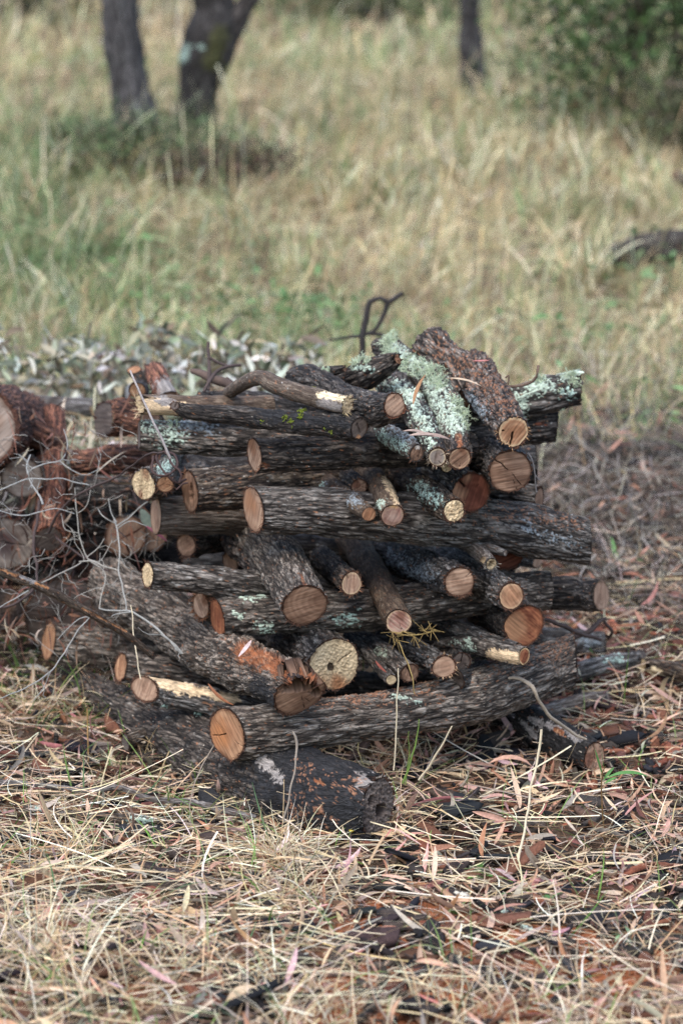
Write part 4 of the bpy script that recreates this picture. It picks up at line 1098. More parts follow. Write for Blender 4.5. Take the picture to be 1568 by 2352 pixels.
x = rng.normal(-.60, .14, n); y = rng.uniform(1.25, 1.7, n)
top = .30 + .13 * np.exp(-((y - 1.5) / .35) ** 2) * np.exp(-((x + .62) / .24) ** 2)
hp2 = ribbons(on_ground(x, y, np.where(top > .31, top - .05 * rng.random(n), .30)), rng.uniform(0, 6.28, n), rng.normal(.2, .6, n), rng.normal(-1.1, .7, n), rng.normal(0, 1.2, n), rng.uniform(.06, .15, n), rng.uniform(.005, .010, n),
              pal([(.52,.46,.34),(.62,.58,.46),(.40,.42,.30),(.46,.34,.22)], n), 7, 'leaf', rng.normal(0, .8, n))
stuff("curled_leaves", [hp2], M_LEAF, "curled dry strap leaves heaped behind the upright red log", "leaves")

# ------------------------------------------------------------------ grassy slope behind
def zone(x, y):
    """share of green, density, height over the slope"""
    q = np.stack([x, y, x * 0], 1)
    g = .14 + .85 * np.clip(noise(q / .9 + 3) + .06, 0, 1)
    pxx, pyy, _ = project(np.stack([x, y, gz(x, y)], 1))
    g = g + .80 * np.exp(-((pxx - 170) / 260) ** 2 - ((pyy - 650) / 130) ** 2) + .35 * np.exp(-((pxx - 150) / 260) ** 2 - ((pyy - 330) / 110) ** 2) + .35 * np.exp(-((pxx - 1500) / 120) ** 2 - ((pyy - 640) / 60) ** 2)
    g = g + .4 * np.exp(-((pxx - 720) / 140) ** 2 - ((pyy - 760) / 50) ** 2) + .35 * sstep(220, 40, pyy) * sstep(500, 800, pxx)
    return np.clip(g, 0, .9)
DRY = [(.66,.53,.29),(.78,.66,.41),(.50,.37,.19),(.84,.75,.53),(.36,.25,.14),(.52,.47,.29)]
GRN = [(.12,.24,.075),(.19,.31,.11),(.28,.39,.17),(.075,.145,.055),(.34,.41,.23)]
def slope(n, y0, y1, l0, l1, w0, w1, lie, power=1.0, margin=.7):
    x, y = scatter(n, y0, y1, margin, power)
    g = zone(x, y)
    isg = rng.random(n) < g
    # tussocks: pull the blades together
    k = rng.random(n) < .6
    cx = np.round(x / .23 + .35 * np.sin(y * 9)) * .23; cy = np.round(y / .33) * .33
    x = np.where(k, lerp(x, cx + rng.normal(0, .03, n), .72), x); y = np.where(k, lerp(y, cy + rng.normal(0, .03, n), .72), y)
    c = np.where(isg[:, None], pal(GRN, n), pal(DRY, n, [.26,.22,.18,.12,.10,.12]))
    pt = noise(np.stack([x, y, x * 0], 1) / .55 + 77)
    c = c * (1 + .40 * pt)[:, None]
    br = rng.random(n) < .22 * sstep(.05, .4, noise(np.stack([x, y, x * 0], 1) / .7 + 5)) + .05
    c = np.where(br[:, None], pal([(.20,.13,.085),(.12,.08,.055),(.30,.20,.15)], n), c)
    L_ = rng.uniform(l0, l1, n) * (1 + .3 * noise(np.stack([x, y, x * 0], 1) / .8))
    el = np.where(rng.random(n) < lie, rng.uniform(.05, .7, n), rng.normal(1.2, .25, n))
    return ribbons(on_ground(x, y, np.zeros(n)), rng.normal(-.4, 1.5, n), el, rng.normal(-.55, .5, n), rng.normal(0, .4, n), L_, rng.uniform(w0, w1, n), c, 5, 'taper', rng.uniform(-1, 1, n),
                   colend=np.where(isg[:, None] & (rng.random(n) < .5)[:, None], c * .6 + np.array((.2, .16, .08)), c * 1.05))
def no_right(v, f, c, K=5):
    return v, f, c
stuff("slope_grass", [slope(40000, 3.0, 7.5, .05, .20, .0022, .0050, .65), slope(30000, 7.0, 13, .07, .26, .004, .009, .6), slope(14000, 12, 24, .12, .36, .008, .016, .5, 1.0, 1.2)],
      M_STRAW, "long straw-coloured and green grass covering the slope behind the pile", "grass")
# lower weeds left of the pale heap and between pile and slope
x1, y1_ = scatter(5200, 2.5, 4.6, .5); kk = (x1 < .5) | (rng.random(len(x1)) < sstep(2.4, 3.8, y1_))
x1, y1_ = x1[kk], y1_[kk]; n = len(x1)
isg = rng.random(n) < zone(x1, y1_) + .1
wd_ = ribbons(on_ground(x1, y1_, np.zeros(n)), rng.uniform(0, 6.28, n), rng.normal(1.0, .4, n), rng.normal(-.8, .5, n), rng.normal(0, .5, n), rng.uniform(.08, .26, n), rng.uniform(.002, .0045, n),
              np.where(isg[:, None], pal(GRN, n), pal(DRY, n)), 5, 'taper')
stuff("weed_grass", [wd_], M_STRAW, "mixed green and dry grass just behind the firewood pile", "grass")
# tall tussocks among the shorter grass
tt = []
for (px, py, k, sp, l0, l1, gr) in ((60,360,130,.10,.25,.6,.7),(150,420,120,.09,.2,.5,.75),(235,400,120,.09,.2,.5,.7),(30,470,130,.10,.25,.55,.7),(110,540,130,.09,.2,.5,.75),(200,600,120,.08,.2,.45,.8),(320,430,110,.09,.2,.45,.6),
        (430,390,120,.09,.2,.5,.6),(520,360,110,.09,.25,.55,.45),(60,640,110,.07,.2,.42,.8),(150,720,120,.07,.18,.38,.8),(300,690,100,.07,.15,.36,.65),(30,760,80,.06,.15,.32,.6),(640,380,90,.1,.25,.55,.35),(760,300,90,.1,.3,.6,.4),
        (900,240,90,.1,.3,.6,.35),(1180,270,110,.12,.3,.6,.45),(1330,300,120,.12,.3,.6,.5),(1480,330,120,.12,.3,.6,.5),(1400,420,90,.1,.2,.5,.4),(1240,520,80,.08,.2,.45,.3),(560,520,80,.08,.2,.42,.35),(860,470,80,.09,.2,.45,.3),(1060,420,80,.09,.2,.5,.3),(1500,500,80,.08,.2,.45,.35),(1340,660,90,.08,.18,.4,.25),(700,640,70,.07,.15,.36,.4),(960,620,60,.07,.15,.36,.3)):
    g = G(px, py); x = g[0] + rng.normal(0, sp, k); y = g[1] + rng.normal(0, sp, k)
    ig = (rng.random(k) < gr)[:, None]
    c0_ = np.where(ig, pal([(.10,.19,.06),(.16,.26,.095),(.23,.31,.15),(.06,.11,.04)], k), pal(DRY, k))
    tt.append(ribbons(on_ground(x, y, np.zeros(k)), rng.uniform(0, 6.28, k), rng.normal(1.1, .3, k), rng.normal(-1.0, .5, k), rng.normal(0, .4, k), rng.uniform(l0, l1, k), rng.uniform(.0025, .006, k) * (1 + .08 * (g[1])), c0_, 7, 'taper', colend=np.where(ig, c0_ * .8 + np.array((.12, .10, .06)), c0_)))
stuff("grass_tussocks", tt, M_STRAW, "taller arching grass tussocks standing out of the slope grass", "grass")
# broad-leaved weeds
wl = []
for (px, py, k, sp) in ((740,770,150,.16),(600,735,70,.16),(1420,810,60,.25),(1500,640,90,.2),(1300,830,40,.2),(250,640,160,.3),(120,560,120,.3),(1000,800,40,.15),(450,760,60,.2),(320,380,90,.4),(1500,960,30,.15)):
    g = G(px, py); x = g[0] + rng.normal(0, sp, k); y = g[1] + rng.normal(0, sp, k)
    wl.append(ribbons(on_ground(x, y, rng.uniform(.01, .14, k)), rng.uniform(0, 6.28, k), rng.normal(.4, .4, k), rng.normal(-.6, .4, k), rng.normal(0, .3, k), rng.uniform(.03, .08, k), rng.uniform(.010, .022, k), pal([(.09,.19,.06),(.13,.24,.09),(.18,.25,.12)], k), 5, 'leaf'))
stuff("weeds", wl, M_LEAF, "small broad-leaved green weeds in the grass behind the pile", "weeds")
# seed stalks standing over the grass
n = 650
x, y = scatter(n, 3.6, 12, .4)
st = ribbons(on_ground(x, y, np.zeros(n)), rng.normal(-.4, 1.5, n), rng.normal(1.35, .14, n), rng.normal(-.4, .3, n), rng.normal(0, .3, n), rng.uniform(.25, .65, n), rng.uniform(.002, .004, n), pal(DRY + [(.42,.46,.30)] * 3, n), 10, 'seed')
stuff("seed_stalks", [st], M_STRAW, "tall dry grass stalks with drooping seed heads on the slope", "grass stalks")

# ------------------------------------------------------------------ trees and shrubs at the back
def tree(label, path, limbs=(), tint=1.0, extra=()):
    g = P(*path[0][:3])
    t = bpy.data.objects.new("tree", None); COL.objects.link(t); t.location = (0, 0, 0)
    tag(t, label, "tree", "trees on the grassy slope")
    make_log("trunk" + label, "trunk", None, None, None, path, 'trunk', det=.35, part=True, parent=t, tint=tint, patches=extra)
    for k, l in enumerate(limbs):
        make_log("limb%d" % k + label, "limb", None, None, None, l, 'trunk', det=.35, part=True, parent=t, tint=tint * 1.3)
    return t
tree("straight grey tree trunk on the slope, left of the leaning one",
     [(322,330,8.6,60),(316,290,8.6,56),(304,235,8.6,49),(291,150,8.6,46),(277,60,8.6,45),(272,-40,8.6,44),(266,-300,8.7,42),(262,-700,9.0,40)], tint=1.15)
tree("dark leaning tree trunk with moss and a fork at the picture's top",
     [(446,330,9.0,54),(450,280,9.0,49),(456,210,9.0,46),(470,140,9.0,56),(486,80,9.0,60),(490,20,9.0,48),(480,-60,9.0,44),(470,-400,9.1,40)],
     [[(512,110,9.0,30),(535,60,9.0,28),(562,15,9.0,24),(590,-40,9.0,22),(620,-200,9.2,20)]], tint=.62,
     extra=[('darkmoss',505,80,485,140,26,.5),('mint',462,105,464,108,5,.8),('mint',430,110,415,130,12,.5)])
tree("slim dark tree trunk farther up the slope at right",
     [(1088,205,11.3,38),(1086,170,11.3,34),(1082,110,11.3,30),(1079,50,11.3,24),(1078,-20,11.3,22),(1074,-300,11.4,20)], tint=.75)
def shrub(label, cx, cy, rx, ry, h, n, cols, lw, stems=14, base=0.0):
    root = bpy.data.objects.new("shrub", None); COL.objects.link(root)
    z0 = float(gz(np.array([cx]), np.array([cy]))[0])
    root.location = (0, 0, 0); tag(root, label, "shrub")
    cl = rng.normal(0, 1, (26, 3)); cl /= np.linalg.norm(cl, axis=1)[:, None]; cl *= rng.random((26, 1)) ** .5
    cen = np.stack([cx + cl[:, 0] * rx, cy + cl[:, 1] * ry, z0 + base + h * (.5 + .5 * cl[:, 2])], 1)
    p = cen[rng.integers(0, 26, n)] + rng.normal(0, .22, (n, 3)) * np.array([rx, ry, h * .5])
    p[:, 2] = np.maximum(p[:, 2], z0 + .05)
    v, f, c = ribbons(p, rng.uniform(0, 6.28, n), rng.normal(-.1, .7, n), rng.normal(-.4, .4, n), rng.normal(0, .4, n), rng.uniform(.6, 1.2, n) * lw * 2.6, rng.uniform(.7, 1.2, n) * lw, pal(cols, n, None, .3), 4, 'leaf', rng.normal(0, .8, n))
    build("foliage", v, [f], M_LEAF, c, v, root)
    ls = []; rs = []; cs = []
    for _ in range(stems):
        e = cen[rng.integers(0, 26)]; b = np.array([cx + rng.normal(0, .15 * rx), cy, z0 - .05])
        t = np.linspace(0, 1, 8)[:, None]
        ls.append(b + (e - b) * t + np.sin(t * 3) * rng.normal(0, .06, 3)); rs.append(np.linspace(.014, .005, 8)); cs.append((.07, .055, .045))
    v, f, c = tubes(ls, rs, cs); build("stems", v, [f], M_TWIG, c, v, root)
    return root
shrub("dense dark green shrub at the top right of the slope", 1.72, 9.3, .85, .5, 1.7, 8500, [(.055,.10,.034),(.095,.16,.052),(.04,.065,.026),(.13,.18,.075),(.075,.06,.042)], .024, 20)
shrub("brown-green scrubby shrub at the right edge under the dense one", 1.88, 8.6, .50, .4, .50, 3400, [(.09,.11,.045),(.13,.15,.07),(.10,.075,.05),(.05,.065,.03)], .016, 26)
shrub("low dark shrub at the far top left behind the grass", -2.5, 15.6, .9, .6, 1.0, 3000, [(.05,.08,.03),(.09,.12,.05),(.04,.05,.03)], .03, 12)
shrub("olive shrub far back at the top centre of the slope", .3, 15.8, 1.3, .5, .8, 2600, [(.09,.12,.045),(.14,.17,.07),(.07,.08,.04)], .03, 12)
shrub("wispy green shrub low in front of the straight trunk", -1.02, 7.6, .62, .35, .36, 4200, [(.07,.12,.045),(.11,.16,.07),(.10,.08,.05)], .012, 30)
shrub("ragged brown-green weed clump under the two big trunks", -.66, 7.3, .48, .3, .28, 2600, [(.08,.055,.04),(.07,.10,.045),(.16,.09,.065),(.05,.04,.03)], .012, 24)

# ------------------------------------------------------------------ twigs over the left heap
TK = 1.0
def poly(pts, step=.012, jit=.0020):
    w_ = np.array([[*P(p[0], p[1], p[2]), p[3] * TK * depth(P(p[0], p[1], p[2])) / FPX] for p in pts])
    n = max(8, int(np.linalg.norm(np.diff(w_[:, :3], axis=0), axis=1).sum() / step))
    c, s = catmull(w_, n)
    q = np.stack([s * 22 + 13 * pts[0][0], s * 0 + pts[0][1], s * 0], 1)
    j = np.stack([noise(q), noise(q + 9), noise(q + 21)], 1) * jit * 2.2
    j[0] = 0
    return c[:, :3] + j, np.clip(c[:, 3], .0006, None)
def twig_obj(name, label, cat, lines, col, side=0, slen=.07, group=None, colj=.25, mat=None):
    L_, R_, C_ = [], [], []
    for pts in lines:
        p, r = poly(pts); L_.append(p); R_.append(r)
        cc = np.array(col)[None] * (1 + colj * noise(np.stack([np.arange(len(p)) * .35 + pts[0][0], p[:, 0] * 0, p[:, 0] * 0 + pts[0][1]], 1)))[:, None]
        C_.append(cc)
        for _ in range(int(side * len(p) / 10)):
            i = rng.integers(1, len(p) - 1); d = rng.normal(0, 1, 3); d[1] *= .6; d /= np.linalg.norm(d)
            k = 7; t = np.linspace(0, 1, k)[:, None]; ln = slen * rng.uniform(.4, 1.3)
            b = p[i] + d * t * ln + np.cumsum(rng.normal(0, .0032, (k, 3)), axis=0) * (t > 0)
            L_.append(b); R_.append(np.linspace(max(r[i] * .6, .0007), .0005, k)); C_.append(np.repeat(cc[i:i+1], k, 0))
            if rng.random() < .6:
                j = rng.integers(2, 5); d2 = d + rng.normal(0, .8, 3); d2 /= np.linalg.norm(d2)
                b2 = b[j] + d2 * t[:5] * ln * .8; L_.append(b2); R_.append(np.linspace(.0008, .0004, 5)); C_.append(np.repeat(cc[i:i+1], 5, 0))
    v, f, c = tubes(L_, R_, C_, 6)
    return tag(build(name, v, [f], mat or M_TWIG, c, v), label, cat, group)
W = (.28, .275, .25)
TK = .55
twig_obj("dead_twig", "white forked twig lying over the left heap and the hollow log", "twig",
         [[(228,1398,.40,3),(262,1403,.36,3.5),(302,1406,.32,4),(357,1441,.28,5),(388,1470,.26,5),(419,1502,.25,4)],[(388,1470,.26,4),(405,1485,.25,3),(416,1502,.25,2)],[(302,1406,.32,3),(265,1412,.33,2.4),(256,1416,.34,2)],[(290,1404,.33,3),(282,1350,.38,3.5),(273,1310,.42,3.6),(275,1265,.46,3.5),(268,1210,.5,4),(262,1195,.52,4)],[(268,1208,.5,3),(300,1185,.5,3),(343,1150,.5,3)],[(268,1200,.5,2.6),(254,1175,.52,2.2),(251,1148,.54,2)],[(264,1202,.5,2.4),(235,1184,.5,2.4),(225,1168,.52,1.6)],[(270,1215,.5,2.2),(300,1197,.48,2.4),(322,1200,.47,2.2),(338,1208,.46,1.4)]], W, 1.0, .06)
twig_obj("dead_twig", "tangled pale twig rising from the split logs to the upright red log", "twig",
         [[(228,1398,.44,2.6),(235,1360,.46,3),(243,1324,.5,3),(228,1303,.52,3),(199,1280,.54,3),(182,1225,.56,2.8),(176,1180,.58,2.6),(172,1120,.6,2)],[(272,1310,.44,3),(243,1302,.46,3),(210,1290,.48,3),(182,1289,.5,2.6)],[(187,1292,.5,3),(150,1312,.46,3),(94,1340,.40,3)],[(199,1280,.54,2.4),(225,1262,.55,2),(238,1235,.56,2)],[(176,1180,.58,2),(200,1160,.58,2),(210,1110,.6,1.6)],[(182,1225,.56,2),(150,1215,.56,2),(140,1180,.58,1.6)],[(205,1285,.52,2),(230,1290,.5,2),(258,1240,.5,1.6)]], (.31,.29,.25), 2.4, .075)
twig_obj("dead_twig", "long white twig arching from the low rough log to the grass at left", "twig",
         [[(206,1418,.34,2.2),(180,1446,.32,3),(158,1484,.30,3.2),(117,1541,.24,3.2),(60,1580,.2,3),(-5,1606,.16,2.6)],[(158,1484,.30,2),(150,1505,.29,1.6)],[(117,1541,.24,2.4),(100,1580,.22,2),(80,1610,.2,1.6)],[(206,1418,.34,2),(186,1418,.35,2),(160,1440,.34,2),(132,1470,.32,1.4)]], W, .5, .05)
twig_obj("dead_twig", "spiky white twig across the grey weathered round end", "twig",
         [[(-10,1128,.6,3),(67,1100,.58,3),(110,1101,.56,2.6),(141,1100,.56,2.4),(205,1114,.54,2)],[(67,1100,.58,3),(70,1082,.58,3),(100,1066,.58,2.6),(138,1059,.58,2.6),(152,1035,.58,2.6),(155,1018,.6,2.2),(146,985,.62,1.6)],[(138,1059,.58,2),(165,1080,.56,2),(200,1090,.56,1.6),(240,1068,.55,1.2)],[(64,1090,.58,3),(60,1070,.6,3.4),(70,1046,.62,3)],[(67,1100,.58,2.4),(88,1135,.55,4),(98,1160,.53,5)]], (.30,.30,.28), 1.9, .06)
twig_obj("dead_twig", "thin white twig lying level across the foot of the upright red log", "twig", [[(-5,1172,.5,2.4),(40,1183,.5,2.6),(64,1186,.5,2.6),(100,1172,.5,2.4),(132,1168,.5,2),(170,1180,.5,1.6)]], (.30,.30,.28), 1.2, .05)
twig_obj("dead_twig", "short grey twig at the left edge beside the brown stick", "twig", [[(0,1395,.3,2),(40,1372,.3,2.4),(68,1356,.3,2.4)]], (.30,.30,.28), .8, .04)
twig_obj("dead_twig", "dark bowed twig crossing the left heap up to the vine-wrapped stick", "twig",
         [[(112,1224,.62,6),(130,1185,.58,6),(164,1147,.54,5.5),(215,1118,.5,5),(264,1097,.46,4.6),(300,1072,.40,4.4),(331,1048,.34,4.2),(352,1041,.30,4),(376,1040,.26,3.6)],[(128,1235,.62,5),(160,1258,.6,5),(200,1285,.56,4.6),(250,1312,.5,4)],[(90,1150,.7,7),(85,1200,.66,7),(75,1250,.62,7),(85,1300,.58,6),(80,1345,.5,6),(40,1385,.42,6),(-10,1398,.4,6)]], (.065,.045,.04), .3, .05)
TK = 1.0
twig_obj("vine", "thin dark vine coiled round the lichen-barked stick's end", "vine",
         [[(352,1048,.25,3),(348,1075,.22,3),(360,1092,.20,3),(392,1088,.20,3),(408,1070,.22,3),(400,1045,.26,3),(375,1036,.3,3),(360,1050,.28,3),(372,1078,.22,2.6),(405,1108,.22,3),(425,1100,.26,2.6)],[(380,1040,.28,3),(395,1062,.22,3),(415,1085,.2,3),(410,1110,.2,2.6)],[(405,1125,.2,2),(420,1110,.2,2.4),(432,1108,.2,2.4)]], (.06,.035,.03), .15, .03)
twig_obj("grass_stem", "long straight grey stem slanting from the top left of the pile", "stem",
         [[(299,851,.20,2.4),(325,910,.18,2.6),(360,985,.16,2.9),(390,1050,.16,3.2)]], (.33,.29,.27), 0)
twig_obj("dead_twig", "dark bare twig standing crosswise above the bent branch", "twig",
         [[(478,785,.72,3.4),(480,830,.70,4.2),(479,895,.66,4.6)],[(468,900,.62,4),(485,868,.64,4.4),(510,845,.66,4.2),(551,838,.68,3.6)],[(480,820,.70,3.4),(500,832,.70,3.4),(528,842,.70,2.8)]], (.07,.05,.045), 0)
twig_obj("dead_twig", "short brown branch stub behind the dark crosswise twig", "twig",
         [[(440,852,.74,6),(470,862,.72,10),(500,872,.70,11),(540,888,.68,11)],[(520,868,.7,4),(545,888,.68,6)]], (.11,.075,.06), 0)
twig_obj("forked_stick", "black forked stick standing in the grass behind the pile", "stick",
         [[(830,830,1.9,8),(832,790,1.9,8),(834,765,1.9,7.5),(842,720,1.9,7),(851,690,1.9,6.5)],[(846,694,1.9,6),(870,684,1.9,5),(888,692,1.9,6)],[(836,768,1.9,5),(860,758,1.9,5),(876,735,1.9,5),(885,712,1.9,5.5),(890,696,1.9,6.5),(905,686,1.9,6),(926,674,1.9,5)],[(836,768,1.9,4),(800,774,1.95,3.4),(755,781,2.0,2.4)],[(850,766,1.9,4),(880,772,1.9,4),(892,786,1.9,4)]], (.035,.03,.028), 0)
twig_obj("dead_twig", "curved brown twig on the split lichen log at right", "twig",
         [[(1135,892,.44,3),(1170,888,.46,3.4),(1210,882,.48,3.6),(1228,868,.48,3.6),(1236,840,.5,3.6)],[(1160,868,.46,2.2),(1168,862,.46,2.2),(1166,885,.46,2.2)]], (.13,.085,.06), 0)
twig_obj("dead_twig", "thin grey twig hanging beside the large round brown butt", "twig",
         [[(1212,1040,.28,1.6),(1222,1060,.28,1.8),(1228,1090,.28,1.8),(1232,1130,.28,1.8)],[(1228,1090,.28,1.4),(1240,1102,.28,1.2)]], (.22,.20,.19), .3, .03)
twig_obj("dead_twig", "dark curved twig on the litter right of the red round butt", "twig",
         [[(1240,1420,.46,4),(1290,1436,.50,5),(1330,1455,.55,5),(1380,1470,.62,4)],[(1310,1470,.6,6),(1350,1452,.62,6),(1375,1428,.66,5),(1392,1420,.68,4)],[(1385,1425,.68,3.5),(1405,1450,.70,3.5),(1398,1468,.72,3)]], (.06,.042,.036), 0)
twig_obj("grass_stem", "bent cream stem hooked over the bowed log at right", "stem",
         [[(1168,1558,.20,3),(1195,1560,.18,4.5),(1222,1578,.16,5),(1232,1600,.16,4),(1250,1630,.18,4),(1275,1655,.20,4),(1310,1680,.24,3.6),(1345,1700,.26,3)]], (.33,.27,.20), 0)
twig_obj("fallen_twig", "pale branched twig lying on the litter beside the seedling", "twig",
         [[(1390,1695,.6,3),(1430,1678,.62,3),(1480,1655,.7,3),(1568,1630,.8,2.6)],[(1430,1678,.62,2.4),(1460,1668,.66,2),(1490,1668,.7,2)]], (.30,.24,.20), .2, .06)
TK = .75
for (lb, pts) in (("tall pale straw stalk leaning over the bowed log by the thinnest stick", [(914,1535,-.25,1.6),(911,1640,-.25,2.2),(905,1772,-.24,2.4)]),
                  ("thick cream straw leaning at right of the charred end", [(1038,1668,-.30,2),(1005,1730,-.28,3.4),(962,1792,-.24,4)]),
                  ("tall seeded straw leaning in front of the charcoal-dark chunk", [(1243,1676,-.30,4),(1238,1720,-.30,4),(1222,1800,-.32,3.6),(1205,1900,-.36,4),(1190,1978,-.42,4.4)]),
                  ("slim orange straw upright in the grass left of the charred log", [(200,1628,.25,1.8),(202,1700,.27,2.4),(204,1790,.30,2.6)]),
                  ("white straw crossing the low stick at the left", [(300,1390,.3,1.6),(310,1480,.25,2),(322,1560,.2,2)])):
    twig_obj("straw_stalk", lb, "straw", [pts], (.68,.58,.40) if "orange" not in lb else (.55,.33,.13), 0, group="single straw stalks", mat=M_STRAW)
twig_obj("green_stem", "green grass stem growing up in front of the bowed log", "stem", [[(962,1652,-.2,1.4),(956,1700,-.2,2.6),(940,1760,-.2,3),(925,1800,-.2,3.6)],[(938,1680,-.18,1),(940,1740,-.18,1.8),(930,1800,-.18,2)]], (.16,.24,.05), 0, mat=M_STRAW)
twig_obj("grass_stem", "cracked stem with a papery bud before the charred log", "stem", [[(672,1680,-.22,2.6),(680,1705,-.22,4.4),(678,1760,-.22,3),(665,1830,-.22,3),(650,1890,-.22,3)]], (.30,.25,.20), .2, .05)

# shreds of red-brown bark and fine twigs caught in the left heap
n = 520
sx_ = rng.uniform(-30, 440, n); sy_ = rng.uniform(930, 1480, n); sY = rng.uniform(.72, 1.05, n) - .25 * sstep(1300, 1480, sy_)
kk = ~((sx_ > 300) & (sy_ > 1150)); sx_, sy_, sY = sx_[kk], sy_[kk], sY[kk]; n = len(sx_)
sb = np.array([P(a, b, c) for a, b, c in zip(sx_, sy_, sY)])
shr = ribbons(sb, rng.uniform(0, 6.28, n), rng.normal(-.3, .6, n), rng.normal(-.4, .8, n), rng.normal(0, .8, n), rng.uniform(.02, .11, n), rng.uniform(.0015, .007, n),
              pal([(.17,.065,.038),(.11,.050,.034),(.24,.115,.07),(.06,.035,.027),(.30,.20,.13),(.34,.28,.21)], n, [.25,.25,.18,.16,.09,.07]), 6, 'leaf', rng.normal(0, .9, n))
stuff("bark_shreds", [shr], M_LEAF, "shredded red-brown bark strips caught among the logs of the left heap", "bark shreds")
L_, R_, C_ = [], [], []
for _ in range(120):
    b = P(rng.uniform(-30, 400), rng.uniform(1000, 1500), rng.uniform(.45, .8)); d = rng.normal(0, 1, 3); d[1] *= .4; d /= np.linalg.norm(d)
    m = 9; ln = rng.uniform(.03, .13); pts = [b]
    for _k in range(m - 1):
        d = d + rng.normal(0, .28, 3); d /= np.linalg.norm(d); pts.append(pts[-1] + d * ln / m)
    c_ = np.array((.30, .28, .245)) * rng.uniform(.3, 1.15)
    L_.append(np.array(pts)); R_.append(np.linspace(.0009, .0004, m)); C_.append(c_)
    j = rng.integers(2, 7); d2 = d + rng.normal(0, .9, 3); d2 /= np.linalg.norm(d2)
    L_.append(np.array([pts[j] + d2 * t for t in np.linspace(0, ln * .4, 4)])); R_.append(np.linspace(.0006, .0004, 4)); C_.append(c_)
stuff("fine_twigs", [tubes(L_, R_, C_, 4)], M_TWIG, "tangle of hair-fine dead twigs hanging over the left heap", "twigs")

# ------------------------------------------------------------------ lichen tufts and moss growing on the logs
def surf(key, px, py):
    o, v, nrm = LOGS[key]
    X, Y, Z = project(v)
    d = np.hypot(X - px, Y - py) + 200 * (np.sum(nrm * (CAM - v), 1) < -.3)
    i = int(np.argmin(d)); return o, v[i], nrm[i]
def lichen(key, spots, name='lichen_tuft', *a, **k):
    if key == 'C': return lichen1(key, spots, name, *a, **k)
    for s_ in spots: lichen1(key, [s_], name, *a, **k)
def lichen1(key, spots, name="lichen_tuft", col=(.54,.61,.44), lab=None):
    o0 = LOGS[key][0]; L_, R_, C_ = [], [], []
    for (px, py, size, n) in spots:
        o, p, nn = surf(key, px, py); s = .85 * size * depth(p) / FPX
        for _ in range(int(n * .5)):
            jit = rng.normal(0, 1, 3); jit -= nn * np.dot(jit, nn)
            b = p + jit * s * .45
            d = nn * rng.uniform(.2, 1) + rng.normal(0, .7, 3); d[2] += .15; d /= np.linalg.norm(d)
            k = 6; pts = [b]
            for _k in range(k - 1):
                d = d + rng.normal(0, .38, 3); d /= np.linalg.norm(d); pts.append(pts[-1] + d * s * rng.uniform(.10, .24))
            pts = np.array(pts); cc = np.array(col) * rng.uniform(.75, 1.4)
            L_.append(pts); R_.append(np.linspace(.0010, .0005, k)); C_.append(cc)
            for _b in range(3):
                j = rng.integers(1, k - 1); d2 = d + rng.normal(0, .9, 3); d2 /= np.linalg.norm(d2); m = 4
                q = pts[j] + np.cumsum(np.tile(d2, (m, 1)) * s * .09 + rng.normal(0, s * .035, (m, 3)), axis=0)
                L_.append(np.concatenate([pts[j:j+1], q])); R_.append(np.linspace(.0007, .0004, m + 1)); C_.append(cc * 1.08)
    v, f, c = tubes(L_, R_, C_, 3)
    ob = build(name, v, [f], M_LICHEN, c, v, o0)
    if lab: ob["label"] = lab
lichen('C', [(895,783,30,120),(890,800,24,60),(905,812,24,70),(935,828,24,70),(958,848,26,80),(985,855,30,110),(1005,875,26,90),(1012,890,22,60),(1050,925,24,80),(1060,950,26,110),(1066,975,18,50),(930,850,20,50),(1000,860,20,50)], lab="shaggy pale green lichen tufts along the log")
lichen('T2', [(822,826,24,100),(845,830,14,40)], lab="pale green lichen tuft on the black log")
lichen('T1', [(752,842,14,40)])
lichen('Q2', [(1238,872,18,70),(1310,862,20,90),(1320,878,16,60),(1285,895,8,20),(1290,938,10,26)], lab="curly grey-green lichen tufts on the split log")
lichen('F1', [(724,1110,14,40),(765,1140,10,26),(770,1160,9,22),(808,1120,8,18)], lab="pale lichen tufts on the slim log")
lichen('U1', [(395,975,14,40)])
lichen('LP14', [(345,895,16,60)])
lichen('U4', [(652,958,9,26),(694,945,11,40),(688,958,10,36),(668,968,8,26),(600,968,6,10),(760,992,7,18),(745,985,6,12)], "moss", (.22,.27,.04), "small tufts of yellow-green moss")
lichen('T1', [(700,905,11,40),(725,897,10,36)], "moss", (.28,.29,.06), "yellow-green moss on the black curved log")
lichen('S3', [(378,1622,9,26),(458,1640,14,44)], "lichen_tuft", (.30,.40,.34))
for (px, py, sz) in ((258,1862,20),(312,1872,18),(105,1850,20),(70,1858,16),(460,1888,14),(540,1960,12),(812,1964,18),(1540,1690,14)):
    pass

# ------------------------------------------------------------------ single leaves, weeds and small things
def leaf_thing(label, px, py, Y, ln, wd, az, el, bend, col, name="fallen_leaf", cat="leaf", onground=False, fold=.25):
    p = P(px, py, Y) if not onground else G(px, py, .012)
    a = np.array
    v, f, c = ribbons(p[None], a([az]), a([el]), a([bend]), a([.4]), a([ln]), a([wd]), a([col]), 12, 'leaf', a([.35]), fold=fold)
    nrm = np.zeros_like(v); k = len(v)
    v2 = np.concatenate([v, v + np.array([0, 0, -.0006])]); f2 = np.concatenate([f, f[:, ::-1] + k])
    return tag(build(name, v2, [f2], M_LEAF, np.concatenate([c, c * .8]), v2), label, cat, None)
leaf_thing("long tan leaf hanging between the two lichen logs", 977,860,.30,.085,.011,-2.2,-.6,-.2,(.36,.19,.09))
leaf_thing("pale curved leaf lying over the rough-barked log", 1032,868,.30,.070,.008,-.2,.0,-.5,(.58,.44,.30))
